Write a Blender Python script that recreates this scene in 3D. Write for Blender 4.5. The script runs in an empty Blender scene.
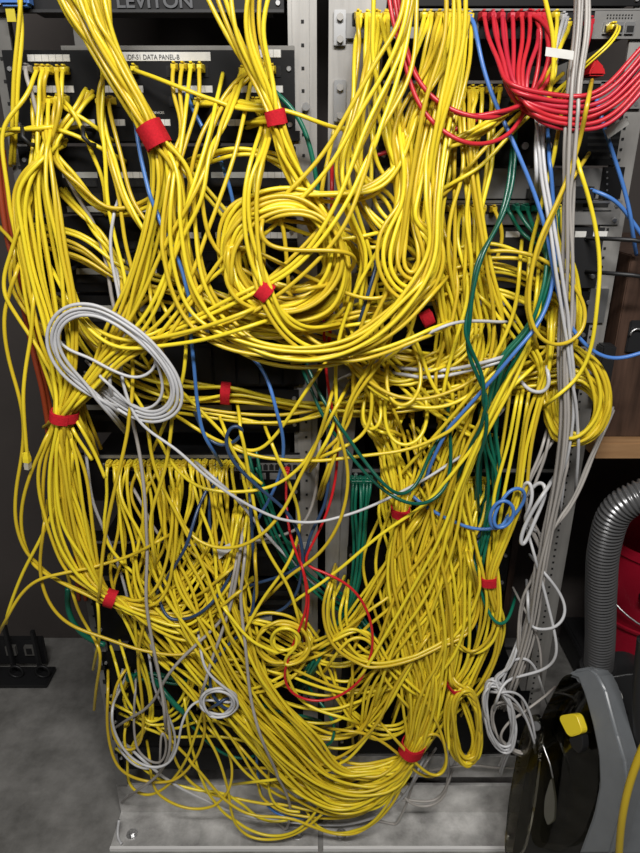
import bpy, bmesh, math, random
import numpy as np
from mathutils import Vector, Matrix
random.seed(7); rng = np.random.default_rng(7)
SC = bpy.context.scene
COL = SC.collection
PI = math.pi
# ------------------------------------------------------------------ camera
D, H, F, PITCH = 1.15, 1.55, 640.0, math.radians(22.3)
cp, sp = math.cos(PITCH), math.sin(PITCH)
def P(u, v, d=0.0):
    """a sight line meets the vertical plane d metres in front of the rack faces"""
    xc = (u-320)/F; yc = (426.5-v)/F
    dy = cp+yc*sp; dz = -sp+yc*cp
    t = (D-d)/dy
    return (xc*t, -d, H+dz*t)
def ZV(v, d=0.0): return P(320, v, d)[2]
def XV(u, v, d=0.0): return P(u, v, d)[0]
cam = bpy.data.cameras.new('camera'); co = bpy.data.objects.new('camera', cam); COL.objects.link(co)
cam.sensor_fit = 'VERTICAL'; cam.sensor_height = 36; cam.lens = 36*F/853
cam.clip_start = 0.02
co.location = (0, -D, H); co.rotation_euler = (PI/2-PITCH, 0, 0)
SC.camera = co
# ------------------------------------------------------------------ materials
MATS = {}
def mat(name, col, rough=0.5, metal=0.0, var=0.0, noise=0.0, scale=20, bump=0.0, spec=0.5, emit=None, trans=0.0, alpha=1.0, col2=None, stretch=None, coat=0.0):
    if name in MATS: return MATS[name]
    m = bpy.data.materials.new(name); m.use_nodes = True
    nt = m.node_tree; b = nt.nodes['Principled BSDF']
    c = (*col, 1)
    b.inputs['Base Color'].default_value = c
    b.inputs['Roughness'].default_value = rough
    b.inputs['Metallic'].default_value = metal
    b.inputs['Specular IOR Level'].default_value = spec
    b.inputs['Coat Weight'].default_value = coat
    if trans: b.inputs['Transmission Weight'].default_value = trans
    if alpha < 1: b.inputs['Alpha'].default_value = alpha
    src = None
    if noise or bump or col2:
        tc = nt.nodes.new('ShaderNodeTexCoord'); mp = nt.nodes.new('ShaderNodeMapping')
        nt.links.new(tc.outputs['Object'], mp.inputs['Vector'])
        if stretch: mp.inputs['Scale'].default_value = stretch
        nz = nt.nodes.new('ShaderNodeTexNoise'); nz.inputs['Scale'].default_value = scale
        nz.inputs['Detail'].default_value = 6; nz.inputs['Roughness'].default_value = 0.65
        nt.links.new(mp.outputs['Vector'], nz.inputs['Vector'])
        if noise or col2:
            rp = nt.nodes.new('ShaderNodeValToRGB')
            rp.color_ramp.elements[0].position = 0.32; rp.color_ramp.elements[1].position = 0.68
            c2 = col2 if col2 else tuple(min(1, x*(1+noise)) for x in col)
            c1 = col if col2 else tuple(x*(1-noise) for x in col)
            rp.color_ramp.elements[0].color = (*c1, 1); rp.color_ramp.elements[1].color = (*c2, 1)
            nt.links.new(nz.outputs['Fac'], rp.inputs['Fac']); src = rp.outputs['Color']
        if bump:
            bp = nt.nodes.new('ShaderNodeBump'); bp.inputs['Strength'].default_value = bump
            bp.inputs['Distance'].default_value = 0.004
            nt.links.new(nz.outputs['Fac'], bp.inputs['Height']); nt.links.new(bp.outputs['Normal'], b.inputs['Normal'])
    if var:
        oi = nt.nodes.new('ShaderNodeObjectInfo'); hs = nt.nodes.new('ShaderNodeHueSaturation')
        mr = nt.nodes.new('ShaderNodeMapRange'); mr.inputs['To Min'].default_value = 1-var; mr.inputs['To Max'].default_value = 1+var*0.6
        nt.links.new(oi.outputs['Random'], mr.inputs['Value']); nt.links.new(mr.outputs['Result'], hs.inputs['Value'])
        mh = nt.nodes.new('ShaderNodeMath'); mh.operation = 'MULTIPLY_ADD'; mh.inputs[1].default_value = 0.018 if name == 'yellow' else 0.006; mh.inputs[2].default_value = 0.491 if name == 'yellow' else 0.499
        nt.links.new(oi.outputs['Random'], mh.inputs[0]); nt.links.new(mh.outputs[0], hs.inputs['Hue'])
        if src: nt.links.new(src, hs.inputs['Color'])
        else: hs.inputs['Color'].default_value = c
        src = hs.outputs['Color']
    if src: nt.links.new(src, b.inputs['Base Color'])
    if emit:
        b.inputs['Emission Color'].default_value = (*col, 1); b.inputs['Emission Strength'].default_value = emit
    MATS[name] = m; return m
mat('yellow', (0.74, 0.56, 0.028), 0.30, var=0.22)
mat('red', (0.50, 0.022, 0.042), 0.33, var=0.08)
mat('scarlet', (0.56, 0.015, 0.02), 0.35)
mat('blue', (0.065, 0.19, 0.50), 0.35, var=0.1)
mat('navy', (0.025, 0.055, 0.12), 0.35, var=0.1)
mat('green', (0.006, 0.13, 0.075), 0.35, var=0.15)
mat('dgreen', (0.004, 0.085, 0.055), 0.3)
mat('white', (0.52, 0.52, 0.53), 0.38, var=0.06)
mat('grey', (0.36, 0.335, 0.31), 0.42, var=0.12)
mat('orange', (0.30, 0.045, 0.012), 0.5)
mat('black_metal', (0.0045, 0.0045, 0.005), 0.5, noise=0.3, scale=30, spec=0.2)
mat('black_plastic', (0.010, 0.010, 0.011), 0.5)
mat('hole', (0.003, 0.003, 0.003), 0.8)
mat('charcoal', (0.010, 0.010, 0.011), 0.5, spec=0.25)
mat('dim_letter', (0.075, 0.078, 0.085), 0.5)
mat('chassis', (0.20, 0.196, 0.19), 0.45, metal=0.35, noise=0.1, scale=15)
mat('aluminium', (0.29, 0.28, 0.265), 0.48, metal=0.45, noise=0.14, scale=9, stretch=(6, 6, 0.6))
mat('post_dull', (0.15, 0.145, 0.135), 0.5, metal=0.4, noise=0.2, scale=9)
mat('steel_base', (0.22, 0.213, 0.205), 0.36, metal=0.35, col2=(0.66, 0.65, 0.63), scale=9, bump=0.3)
mat('zinc', (0.55, 0.55, 0.55), 0.3, metal=0.9)
mat('label', (0.60, 0.59, 0.56), 0.6, noise=0.06, scale=60)
mat('label_dim', (0.30, 0.30, 0.28), 0.6)
mat('yellow_tag', (0.55, 0.45, 0.02), 0.5)
mat('ink', (0.02, 0.02, 0.02), 0.6)
mat('velcro', (0.50, 0.012, 0.022), 0.85, noise=0.18, scale=300, bump=0.3, spec=0.2)
mat('clear', (0.55, 0.52, 0.42), 0.2, alpha=0.75)
mat('concrete', (0.095, 0.092, 0.085), 0.7, col2=(0.25, 0.243, 0.23), scale=7, bump=0.5)
mat('wall_paint', (0.055, 0.046, 0.042), 0.8, noise=0.12, scale=3)
mat('hose', (0.16, 0.16, 0.163), 0.28, metal=0.6)
mat('vac_grey', (0.15, 0.16, 0.17), 0.33, noise=0.06, scale=30)
mat('vac_dark', (0.020, 0.020, 0.021), 0.35)
mat('red_plastic', (0.33, 0.006, 0.022), 0.4, noise=0.08, scale=8)
mat('smoke', (0.42, 0.40, 0.32), 0.03, trans=1.0, spec=0.8)
mat('black_gloss', (0.012, 0.012, 0.010), 0.12, spec=0.7)
mat('lip', (0.8, 0.79, 0.78), 0.4, metal=0.2)
mat('pink', (0.6, 0.05, 0.15), 0.4)
mat('teal', (0.01, 0.2, 0.12), 0.4)
def wood(name, a, b, sc):
    m = bpy.data.materials.new(name); m.use_nodes = True; nt = m.node_tree; bs = nt.nodes['Principled BSDF']
    tc = nt.nodes.new('ShaderNodeTexCoord'); mp = nt.nodes.new('ShaderNodeMapping'); mp.inputs['Scale'].default_value = sc
    nz = nt.nodes.new('ShaderNodeTexNoise'); nz.inputs['Scale'].default_value = 9; nz.inputs['Detail'].default_value = 8
    rp = nt.nodes.new('ShaderNodeValToRGB'); rp.color_ramp.elements[0].position = .3; rp.color_ramp.elements[1].position = .7
    rp.color_ramp.elements[0].color = (*a, 1); rp.color_ramp.elements[1].color = (*b, 1)
    nt.links.new(tc.outputs['Object'], mp.inputs['Vector']); nt.links.new(mp.outputs['Vector'], nz.inputs['Vector'])
    nt.links.new(nz.outputs['Fac'], rp.inputs['Fac']); nt.links.new(rp.outputs['Color'], bs.inputs['Base Color'])
    bs.inputs['Roughness'].default_value = .45; MATS[name] = m
wood('walnut', (0.022, 0.012, 0.008), (0.085, 0.047, 0.032), (8, 8, 0.6))
wood('oak_edge', (0.22, 0.12, 0.055), (0.33, 0.19, 0.09), (0.6, 8, 8))
# ------------------------------------------------------------------ object helpers
def tag(o, label=None, cat=None, group=None, kind=None):
    if label: o['label'] = label
    if cat: o['category'] = cat
    if group: o['group'] = group
    if kind: o['kind'] = kind
    return o
def empty(name, loc, label=None, cat=None, group=None):
    o = bpy.data.objects.new(name, None); o.location = loc; COL.objects.link(o); o.empty_display_size = .02
    return tag(o, label, cat, group)
def link_mesh(name, me, m, parent=None):
    o = bpy.data.objects.new(name, me)
    if m: me.materials.append(MATS[m])
    COL.objects.link(o)
    if parent is not None:
        o.parent = parent
        o.matrix_parent_inverse = Matrix.Translation(parent_origin(parent)).inverted()
    return o
def parent_origin(p):
    v = Vector(p.location)
    return v
class MB:
    """collects shapes, all in world coordinates, into one mesh"""
    def __init__(s): s.bm = bmesh.new()
    def box(s, x0, x1, y0, y1, z0, z1, rot=None):
        c = Vector(((x0+x1)/2, (y0+y1)/2, (z0+z1)/2))
        M = Matrix.Translation(c)
        if rot: M = M @ rot
        M = M @ Matrix.Diagonal((abs(x1-x0), abs(y1-y0), abs(z1-z0), 1))
        bmesh.ops.create_cube(s.bm, size=1, matrix=M); return s
    def cyl(s, a, b, r, seg=12, r2=None, caps=True):
        a = Vector(a); b = Vector(b); v = b-a
        q = v.to_track_quat('Z', 'Y').to_matrix().to_4x4()
        bmesh.ops.create_cone(s.bm, cap_ends=caps, segments=seg, radius1=r, radius2=r if r2 is None else r2, depth=v.length, matrix=Matrix.Translation((a+b)/2) @ q); return s
    def tube(s, pts, r, seg=8, closed=False):
        pts = [Vector(p) for p in pts]; n = len(pts); rings = []
        rr = r if hasattr(r, '__len__') else [r]*n
        up = None
        for i, p in enumerate(pts):
            t = (pts[(i+1) % n]-pts[i-1]) if closed else (pts[min(i+1, n-1)]-pts[max(i-1, 0)])
            t.normalize()
            if up is None:
                up = t.orthogonal().normalized()
            up = (up-t*up.dot(t)).normalized(); w = t.cross(up)
            rings.append([s.bm.verts.new(p+(up*math.cos(2*PI*k/seg)+w*math.sin(2*PI*k/seg))*rr[i]) for k in range(seg)])
        for i in range(n if closed else n-1):
            A, B = rings[i], rings[(i+1) % n]
            for k in range(seg):
                try: s.bm.faces.new((A[k], A[(k+1) % seg], B[(k+1) % seg], B[k]))
                except ValueError: pass
        if not closed:
            s.bm.faces.new(rings[0][::-1]); s.bm.faces.new(rings[-1])
        return s
    def prism(s, poly, y0, y1):
        """poly of (x,z) extruded along y"""
        A = [s.bm.verts.new((x, y0, z)) for x, z in poly]; B = [s.bm.verts.new((x, y1, z)) for x, z in poly]
        n = len(poly); s.bm.faces.new(A); s.bm.faces.new(B[::-1])
        for i in range(n): s.bm.faces.new((A[i], B[i], B[(i+1) % n], A[(i+1) % n]))
        return s
    def build(s, name, m, parent=None, bevel=0, smooth=False, seg=2):
        bmesh.ops.recalc_face_normals(s.bm, faces=s.bm.faces[:])
        if bevel: bmesh.ops.bevel(s.bm, geom=s.bm.edges[:], offset=bevel, segments=seg, affect='EDGES', clamp_overlap=True)
        me = bpy.data.meshes.new(name); s.bm.to_mesh(me); s.bm.free()
        if smooth:
            me.polygons.foreach_set('use_smooth', [True]*len(me.polygons))
        return link_mesh(name, me, m, parent)
def smooth_angle(o, ang=0.6):
    me = o.data
    me.polygons.foreach_set('use_smooth', [True]*len(me.polygons))
    try: me.set_sharp_from_angle(angle=ang)
    except Exception: pass
def text(s, loc, size, m, parent, name='lettering', rot=(PI/2, 0, 0), ext=0.0003, align='LEFT', sx=1.0, bold=False):
    c = bpy.data.curves.new(name, 'FONT'); c.body = s; c.size = size; c.extrude = ext; c.align_x = align
    if bold: c.offset = size*0.02
    c.materials.append(MATS[m])
    o = bpy.data.objects.new(name, c); COL.objects.link(o)
    o.location = loc; o.rotation_euler = rot; o.scale = (sx, 1, 1)
    bpy.context.view_layer.update()
    me = bpy.data.meshes.new_from_object(o.evaluated_get(bpy.context.evaluated_depsgraph_get()))
    me.transform(o.matrix_world); bpy.data.objects.remove(o)
    o = bpy.data.objects.new(name, me); COL.objects.link(o)
    if not me.materials: me.materials.append(MATS[m])
    if parent is not None:
        o.parent = parent; o.matrix_parent_inverse = Matrix.Translation(parent.location).inverted()
    return o
# ------------------------------------------------------------------ room
def struct(name, mb, m, **k):
    o = mb.build(name, m, **k); tag(o, kind='structure'); return o
struct('floor', MB().box(-2.2, 2.2, -2.6, 0.9, -0.05, 0), 'concrete')
struct('wall_back', MB().box(-2.2, 2.2, 0.66, 0.74, 0, 2.75), 'wall_paint')
struct('wall_left', MB().box(-2.28, -2.2, -2.6, 0.74, 0, 2.75), 'wall_paint')
struct('wall_right', MB().box(2.2, 2.28, -2.6, 0.74, 0, 2.75), 'wall_paint')
struct('ceiling', MB().box(-2.2, 2.2, -2.6, 0.74, 2.75, 2.8), 'wall_paint')
# ------------------------------------------------------------------ racks
XL0, XL1 = -0.512, -0.005      # left rack outer faces
XR0, XR1 = 0.008, 0.522
TOP = 2.0
def holes(mb, x, y, z0, z1, step=0.0158, s=0.0045):
    z = z0
    k = 0
    while z < z1:
        mb.box(x-s/2, x+s/2, y-0.0012, y+0.001, z-s/2, z+s/2); z += step
        k += 1
def rack(label, side):
    if side == 'L': x0, x1 = XL0, XL1
    else: x0, x1 = XR0, XR1
    r = empty('equipment_rack', ((x0+x1)/2, 0, 0), label, 'rack', 'tall aluminium equipment racks')
    # posts: C channels: front flange and a web running back
    if side == 'L':
        lp = MB().box(x0, x0+0.006, 0.004, 0.075, 0.09, TOP).box(x0, x0+0.03, 0.0, 0.005, 0.09, TOP)
        a = lp.build('post', 'post_dull', r)
        rp = MB().box(x1-0.045, x1, 0.004, 0.03, 0.09, TOP).box(x1-0.038, x1-0.012, 0.0, 0.004, 0.09, TOP)
        b = rp.build('post', 'aluminium', r)
        hb = MB(); holes(hb, x1-0.050+0.028, -0.0, 0.2, TOP-0.1, 0.0317); hb.build('mounting_holes', 'hole', b)
        hb = MB(); holes(hb, x0+0.012, 0.0, .15, TOP-.1, 0.0317); hb.build('mounting_holes', 'hole', a)
    else:
        # the near post is a broad plate, wider up high, with a holed flange along its edge
        xa, xb = 0.012, 0.050
        z_t, z_b = TOP, 0.09
        mb = MB().prism([(0.010, z_b), (0.040, z_b), (0.062, 0.95), (0.112, z_t), (0.014, z_t)], 0.004, 0.03)
        mb.build('post', 'aluminium', r)
        fl = MB().prism([(0.040, z_b), (0.062, 0.95), (0.112, z_t), (0.094, z_t), (0.045, 0.95), (0.026, z_b)], -0.004, 0.003)
        f = fl.build('flange', 'chassis', r)
        hb = MB(); z = 0.15
        while z < TOP-.05:
            x = np.interp(z, [z_b, .95, z_t], [.033, .0535, .103])
            hb.cyl((x, -0.0012, z), (x, 0.002, z), 0.0026, 8); z += 0.0317
        hb.build('mounting_holes', 'hole', f)
        rp = MB().box(x1-0.040, x1, 0.0, 0.006, 0.09, TOP).box(x1-0.006, x1, 0.004, 0.08, 0.09, TOP)
        b = rp.build('post', 'aluminium', r)
        hb = MB(); holes(hb, x1-0.026, 0.0, 0.15, TOP-.1, 0.0158, 0.004); hb.build('mounting_holes', 'hole', b)
        for va, vb in ((10, 46), (80, 122)):
            q = MB().box(XV(334, va), XV(346, va), -0.004, -0.0005+.004, ZV(vb), ZV(va)).build('bracket', 'zinc', r, bevel=.0008)
            for vv in (va+8, vb-6): MB().cyl((XV(340, vv), -.010, ZV(vv)), (XV(340, vv), -.004, ZV(vv)), .0055, 6).build('bolt', 'aluminium', q)
    # rear posts and foot
    MB().box(x0+0.01, x0+0.05, 0.36, 0.40, 0.09, TOP).build('rear_post', 'post_dull', r)
    MB().box(x1-0.05, x1-0.01, 0.36, 0.40, 0.09, TOP).build('rear_post', 'post_dull', r)
    MB().box(x0, x1, -0.004, 0.004, 0.0, 0.105).box(x0, x1, -0.092, -0.003, 0.0, 0.008).build('base_angle', 'steel_base', r, bevel=0.0008)
    MB().box(x0, x1, -0.100, -0.093, 0.0, 0.0095).build('base_lip', 'lip', r)
    for bx in ((x0+0.045, x1-0.05)):
        bm_ = MB().cyl((bx, -0.062, 0.008), (bx, -0.062, 0.010), 0.014, 20).cyl((bx, -0.062, 0.009), (bx, -0.062, 0.017), 0.0075, 6)
        bm_.build('anchor_bolt', 'zinc', r)
    MB().box(x0, x1, -0.01, 0.40, TOP, TOP+0.03).build('top_bar', 'aluminium', r)
    MB().box(x0+.01, x1-.01, 0.004, 0.39, 0.0, 0.03).build('floor_tray', 'steel_base', r)
    return r
rack('tall rack with brown-grey outer post, standing beside the open floor', 'L')
rack('tall aluminium rack standing beside the walnut cabinet', 'R')
# ------------------------------------------------------------------ rack equipment
LX0, LX1 = -0.497, -0.040
def rx0(v): return float(np.interp(ZV(v), [0.3, .95, 1.9], [.044, .062, .112]))
RX1 = 0.490
def screws(root, xs, zs, y=-0.002):
    for x in xs:
        for z in zs:
            MB().cyl((x, y, z), (x, y-0.003, z), 0.0045, 10, 0.0035).build('screw', 'zinc', root)
def panel(name, label, cat, side, v0, v1, m='black_metal', x0=None, x1=None, group=None, ear=None, screw=True, depth=0.05, yf=0.0):
    z1, z0 = ZV(v0), ZV(v1)
    a = (LX0 if side == 'L' else rx0((v0+v1)/2)) if x0 is None else x0
    b = (LX1 if side == 'L' else RX1) if x1 is None else x1
    r = empty(name, ((a+b)/2, 0, z0), label, cat, group)
    MB().box(a, b, -0.004, -0.0006, z0+0.0005, z1-0.0005).build('face_plate', m, r, bevel=0.0006)
    MB().box(max(a+0.045, XL0+.07 if side == 'L' else rx0((v0+v1)/2)+.012), min(b, (LX1 if side == 'L' else RX1))-0.02, 0.001, depth, z0+0.001, z1-0.001).build('chassis', m, r)
    if screw: screws(r, (a+0.009, b-0.009), (z0+(z1-z0)*.2, z0+(z1-z0)*.8), -0.004)
    return r
def strip(root, u0, u1, v0, v1, m='label', y=-0.0035, writing=None, ticks=True):
    vm = (v0+v1)/2
    o = MB().box(XV(u0, vm), XV(u1, vm), y-0.002, y, ZV(v1), ZV(v0)).build('label_strip', m, root, bevel=0.0003)
    if ticks:
        mb = MB(); n = max(2, round((u1-u0)/7))
        for i in range(n+1):
            x = XV(u0+(u1-u0)*i/n, vm); mb.box(x-0.0004, x+0.0004, y-0.0023, y-0.0019, ZV(v1), ZV(v0))
        mb.build('divider', 'label_dim', o)
    if writing:
        w = XV(u1, vm)-XV(u0, vm)
        text(writing, (XV(u0, vm)+0.004, y-0.0024, ZV(v1)+0.002), 0.0098, 'ink', o, sx=0.86)
    return o
def jacks(root, u0, u1, v, n, h=0.016, y=-0.003, m='charcoal'):
    """a block of n square sockets"""
    xa, xb = XV(u0, v), XV(u1, v); z = ZV(v); p = (xb-xa)/n
    o = MB().box(xa, xb, y-0.003, y, z-h/2, z+h/2).build('jack_block', m, root, bevel=0.0005)
    mb = MB()
    for i in range(n):
        x = xa+(i+.5)*p
        mb.box(x-p*.38, x+p*.38, y-0.0036, y-0.001, z-h*.36, z+h*.30).box(x-p*.16, x+p*.16, y-0.0036, y-0.001, z+h*.28, z+h*.44)
    mb.build('socket', 'hole', o)
    return o
# --- left rack, top down
t = panel('equipment_shelf', 'dark panel with large raised grey letters at the very top of the left rack', 'panel', 'L', -30, 12, 'charcoal', x1=-.055)
text('LEVITON', (XV(117, 3), -0.006, ZV(8.5)), 0.026, 'dim_letter', t, ext=0.001, sx=1.12, bold=True)
MB().box(LX0, -0.055, -0.012, -0.002, ZV(14), ZV(11)).build('lower_lip', 'black_plastic', t)
t = panel('patch_bay', 'black patch panel marked DATA PANEL across its paper label', 'patch panel', 'L', 50, 143)
MB().box(XV(62, 49), LX1, -0.004, 0.05, ZV(50.5), ZV(46)).build('top_edge', 'post_dull', t)
strip(t, 29, 71, 55, 62); strip(t, 103, 120, 55, 61); strip(t, 119, 211, 52.5, 61.5, writing='    IDF-S1 DATA PANEL-B', ticks=False); strip(t, 244, 281, 50, 58)
for u0, u1 in ((33, 75), (103, 144), (176, 213), (241, 283)): strip(t, u0, u1, 86, 93)
for u0, u1 in ((47, 67), (70, 96), (115, 126), (160, 171), (207, 223), (228, 243), (253, 265)): strip(t, u0, u1, 119.5, 126)
for u0, u1 in ((29, 71), (98, 140), (167, 209), (240, 281)):
    jacks(t, u0, u1, 72, 6); jacks(t, u0+3, u1+2, 102, 6)
text('DEVICES', (XV(153, 112), -0.0038, ZV(114)), 0.005, 'label', t)
MB().cyl((XV(306, 107), -0.003, ZV(107)), (XV(306, 107), -0.009, ZV(107)), 0.006, 14).build('thumb_screw', 'zinc', t)
def pp(label, v0, v1, rows, seed):
    t = panel('patch_bay', label, 'patch panel', 'L', v0, v1)
    R = random.Random(seed)
    for v, vj in rows:
        k = 1-(v-60)/2600
        for g in range(5):
            u0 = 160+(48+g*52-160)*(1-(v-60)/2200)+(v-60)*.09; 
            w = 36*k
            if R.random() < .93: strip(t, u0, u0+w, v, v+6, 'label' if R.random() < .4 else 'label_dim')
            jacks(t, u0, u0+w, vj, 6, 0.013)
    return t
pp('black patch panel with white label strips, directly under the DATA PANEL', 146, 214, ((172, 183), (206, 197)), 1)
pp('black patch panel behind the double white-grey cable crossing, third down', 217, 292, ((232, 245), (268, 279)), 2)
pp('black patch panel behind the top of the white cable coil, fourth down', 295, 341, ((305, 318), (329, 338)), 3)
t = panel('blank_panel', 'grey blank panel of square blocks between the tangles of the left rack', 'blank panel', 'L', 343, 386, 'charcoal', screw=False)
for k in range(5):
    u0 = 192+k*23; MB().box(XV(u0, 365), XV(u0+21, 365), -0.010, -0.004, ZV(383), ZV(346)).build('block', 'charcoal', t, bevel=0.001)
t = panel('patch_bay', 'black patch panel with a plug row above the switch, behind the strapped sideways bundle', 'patch panel', 'L', 389, 432)
for u0, u1 in ((78, 112), (130, 165), (176, 232), (240, 275)): strip(t, u0, u1, 404, 409, 'label_dim'); jacks(t, u0, u1, 417, 6, 0.013)
t = panel('network_switch', 'black network switch with one long row of yellow plugs in the left rack', 'network switch', 'L', 452, 500, depth=0.28)
MB().box(LX0, LX1, -0.006, -0.002, ZV(457), ZV(454)).build('top_edge', 'chassis', t)
for k in range(4): jacks(t, 104+k*51, 151+k*51, 466, 8, 0.017, m='chassis')
for k in range(2): MB().box(XV(240+k*30, 474), XV(266+k*30, 474), -0.006, -0.002, ZV(478), ZV(472)).build('uplink_cage', 'chassis', t)
t = panel('network_switch', 'dark network switch half buried below the long yellow plug row', 'network switch', 'L', 530, 575, depth=0.28)
MB().box(LX0, LX1, -0.006, -0.002, ZV(542), ZV(540)).build('top_edge', 'chassis', t)
for k in range(4): jacks(t, 100+k*48, 144+k*48, 552, 8, 0.017)
strip(t, 216, 238, 551, 560, 'label'); strip(t, 290, 312, 541, 548, 'label_dim')
t = panel('network_switch', 'dark switch with small vents behind the crossing blue and red cords', 'network switch', 'L', 580, 640, depth=0.28)
for k in range(3): MB().box(XV(258, 590+k*9), XV(300, 590+k*9), -0.006, -0.002, ZV(594+k*9), ZV(590+k*9)).build('vent', 'hole', t)
strip(t, 233, 272, 613, 619, 'label_dim')
t = panel('patch_bay', 'black lower patch panel behind the green cables', 'patch panel', 'L', 650, 705)
for k in range(4): jacks(t, 125+k*45, 163+k*45, 676, 6, 0.016)
t = panel('patch_bay', 'lowest black patch panel in the left rack, above the bare steel kick plate', 'patch panel', 'L', 708, 768)
for k in range(4): jacks(t, 128+k*45, 166+k*45, 722, 6, 0.016); jacks(t, 130+k*45, 168+k*45, 748, 6, 0.016)
MB().box(XL0+0.002, XL0+0.028, -0.004, -0.0005, ZV(785), ZV(640)).build('slotted_edge', 'chassis', t)
mb = MB()
for k in range(9): z = ZV(652+k*14); mb.box(XL0+0.010, XL0+0.020, -0.0048, -0.003, z-0.007, z+0.005)
mb.build('slot', 'hole', t)
# --- right rack
t = panel('shelf_panel', 'plain black panel along the very top of the right rack', 'panel', 'R', -30, 7, 'black_metal')
t = panel('network_switch', 'top grey switch of the right rack, with yellow then red plugs', 'network switch', 'R', 9, 40, 'black_metal', depth=0.3, x1=0.52)
MB().box(rx0(25), 0.52, -0.006, -0.002, ZV(11.5), ZV(9.5)).build('top_edge', 'chassis', t)
strip(t, 346, 478, 14, 39, 'chassis', ticks=False)
for k in range(3): jacks(t, 352+k*42, 392+k*42, 20, 6, 0.016, y=-0.006)
jacks(t, 480, 548, 20, 8, 0.016); jacks(t, 551, 588, 20, 4, 0.016)
MB().box(XV(592, 25), 0.524, -0.006, -0.002, ZV(39.5), ZV(11)).build('uplink_face', 'chassis', t)
mb = MB()
for i in range(9):
    for j in range(2): x = XV(606+i*3, 17); z = ZV(16+j*3); mb.cyl((x, -0.0065, z), (x, -0.003, z), 0.0013, 6)
mb.build('vent', 'hole', t)
for k in range(3):
    c = MB().box(XV(601+k*11, 28), XV(610+k*11, 28), -0.010, -0.005, ZV(35), ZV(23)).build('uplink_cage', 'zinc', t)
    MB().box(XV(602+k*11, 29), XV(609+k*11, 29), -0.0105, -0.006, ZV(33.5), ZV(27)).build('opening', 'hole', c)
t = panel('network_switch', 'switch behind the scarlet loops, with yellow plugs and a green plug', 'network switch', 'R', 80, 110, 'black_metal', depth=0.3, x1=0.515)
MB().box(rx0(85), 0.515, -0.006, -0.002, ZV(84), ZV(81)).build('top_edge', 'chassis', t)
for k in range(5): jacks(t, 394+k*40, 431+k*40, 92, 6, 0.014)
MB().box(XV(598, 95), 0.515, -0.006, -0.002, ZV(109), ZV(82)).build('end_face', 'chassis', t)
for k in range(2): MB().box(XV(375+k*16, 100), XV(386+k*16, 100), -0.006, -0.002, ZV(107), ZV(95)).build('module', 'zinc', t)
t = panel('server', 'black server with rows of vent slots beside two round knobs', 'server', 'R', 111, 166, 'black_metal', depth=0.4)
for ua, ub in ((587, 632), (372, 500)):
    mb = MB()
    for k in range(7):
        v = 117+k*6.5; mb.box(XV(ua, v), min(XV(ub, v), RX1-.001), -0.0045, -0.002, ZV(v+3), ZV(v))
    mb.build('vent', 'hole', t)
for u in (523, 546): MB().cyl((XV(u, 146), -0.003, ZV(146)), (XV(u, 146), -0.014, ZV(146)), 0.006, 16).build('knob', 'zinc', t, bevel=0.001)
t = panel('rack_drawer', 'plain light grey drawer under the server, with a black holed bracket', 'drawer', 'R', 168, 199, 'chassis', depth=0.3)
b = MB().box(XV(600, 180), XV(621, 180), -0.008, -0.003, ZV(199), ZV(167)).build('bracket', 'black_metal', t)
mb = MB()
for k in range(5): mb.cyl((XV(605, 172+k*6), -0.009, ZV(172+k*6)), (XV(605, 172+k*6), -0.006, ZV(172+k*6)), 0.0016, 8)
mb.build('hole', 'zinc', b)
MB().box(XV(525, 192), XV(590, 192), -0.03, -0.003, ZV(200), ZV(186)).build('handle', 'black_plastic', t, bevel=0.004)
t = panel('network_switch', 'grey switch with a slotted end, under the plain grey drawer', 'network switch', 'R', 200, 225, 'chassis', depth=0.3, x1=0.512)
MB().box(rx0(204), 0.49, -0.006, -0.002, ZV(203), ZV(200.5)).build('top_edge', 'zinc', t)
for k in range(4): jacks(t, 400+k*38, 435+k*38, 209, 6, 0.014)
MB().box(XV(582, 206), XV(607, 206), -0.005, -0.002, ZV(207), ZV(203)).build('slot', 'hole', t)
MB().box(XV(582, 211), XV(610, 211), -0.005, -0.002, ZV(211), ZV(210)).build('slot', 'hole', t)
t = panel('cable_manager', 'black finger duct with white tags and thin rings reaching past the rack edge', 'cable manager', 'R', 227, 288, 'black_plastic')
for u0, u1 in ((505, 519), (574, 585), (592, 606)): strip(t, u0, u1, 231, 237, 'label', ticks=False)
for v in (238, 271):
    x = XV(585, v); z = ZV(v)
    mb = MB().tube([(x, -0.005, z), (x+0.02, -0.05, z+0.004), (x+0.05, -0.07, z+0.004), (x+0.09, -0.07, z-0.002), (x+0.105, -0.04, z-0.006), (x+0.10, -0.005, z-0.006)], 0.0035, 8)
    mb.build('ring', 'black_plastic', t, smooth=True)
t = panel('patch_bay', 'black patch panel behind the thick sideways bundle, right rack', 'patch panel', 'R', 291, 345)
MB().box(XV(588, 300), XV(606, 300), -0.006, -0.001, ZV(322), ZV(288)).build('bracket', 'zinc', t)
for k in range(4): jacks(t, 380+k*45, 418+k*45, 312, 6, 0.014); strip(t, 380+k*45, 418+k*45, 300, 305, 'label_dim')
t = panel('patch_bay', 'black patch panel above the wide dark gap, with a row of hanging yellow plugs', 'patch panel', 'R', 348, 428)
for k in range(4): jacks(t, 366+k*45, 403+k*45, 412, 6, 0.014); strip(t, 366+k*45, 403+k*45, 398, 403, 'label_dim')
b = MB().box(XV(590, 380), XV(604, 380), -0.03, -0.001, ZV(395), ZV(342)).build('cable_guide', 'black_plastic', t, bevel=.003)
t = panel('network_switch', 'switch whose long plug row starts with green plugs', 'network switch', 'R', 466, 500, 'black_metal', depth=0.3)
MB().box(rx0(470), RX1, -0.006, -0.002, ZV(471), ZV(468)).build('top_edge', 'chassis', t)
for k in range(4): jacks(t, 350+k*37, 385+k*37, 479, 6, 0.015)
MB().box(XV(500, 485), RX1, -0.004, -0.002, ZV(492), ZV(473)).build('end_face', 'chassis', t)
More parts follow.
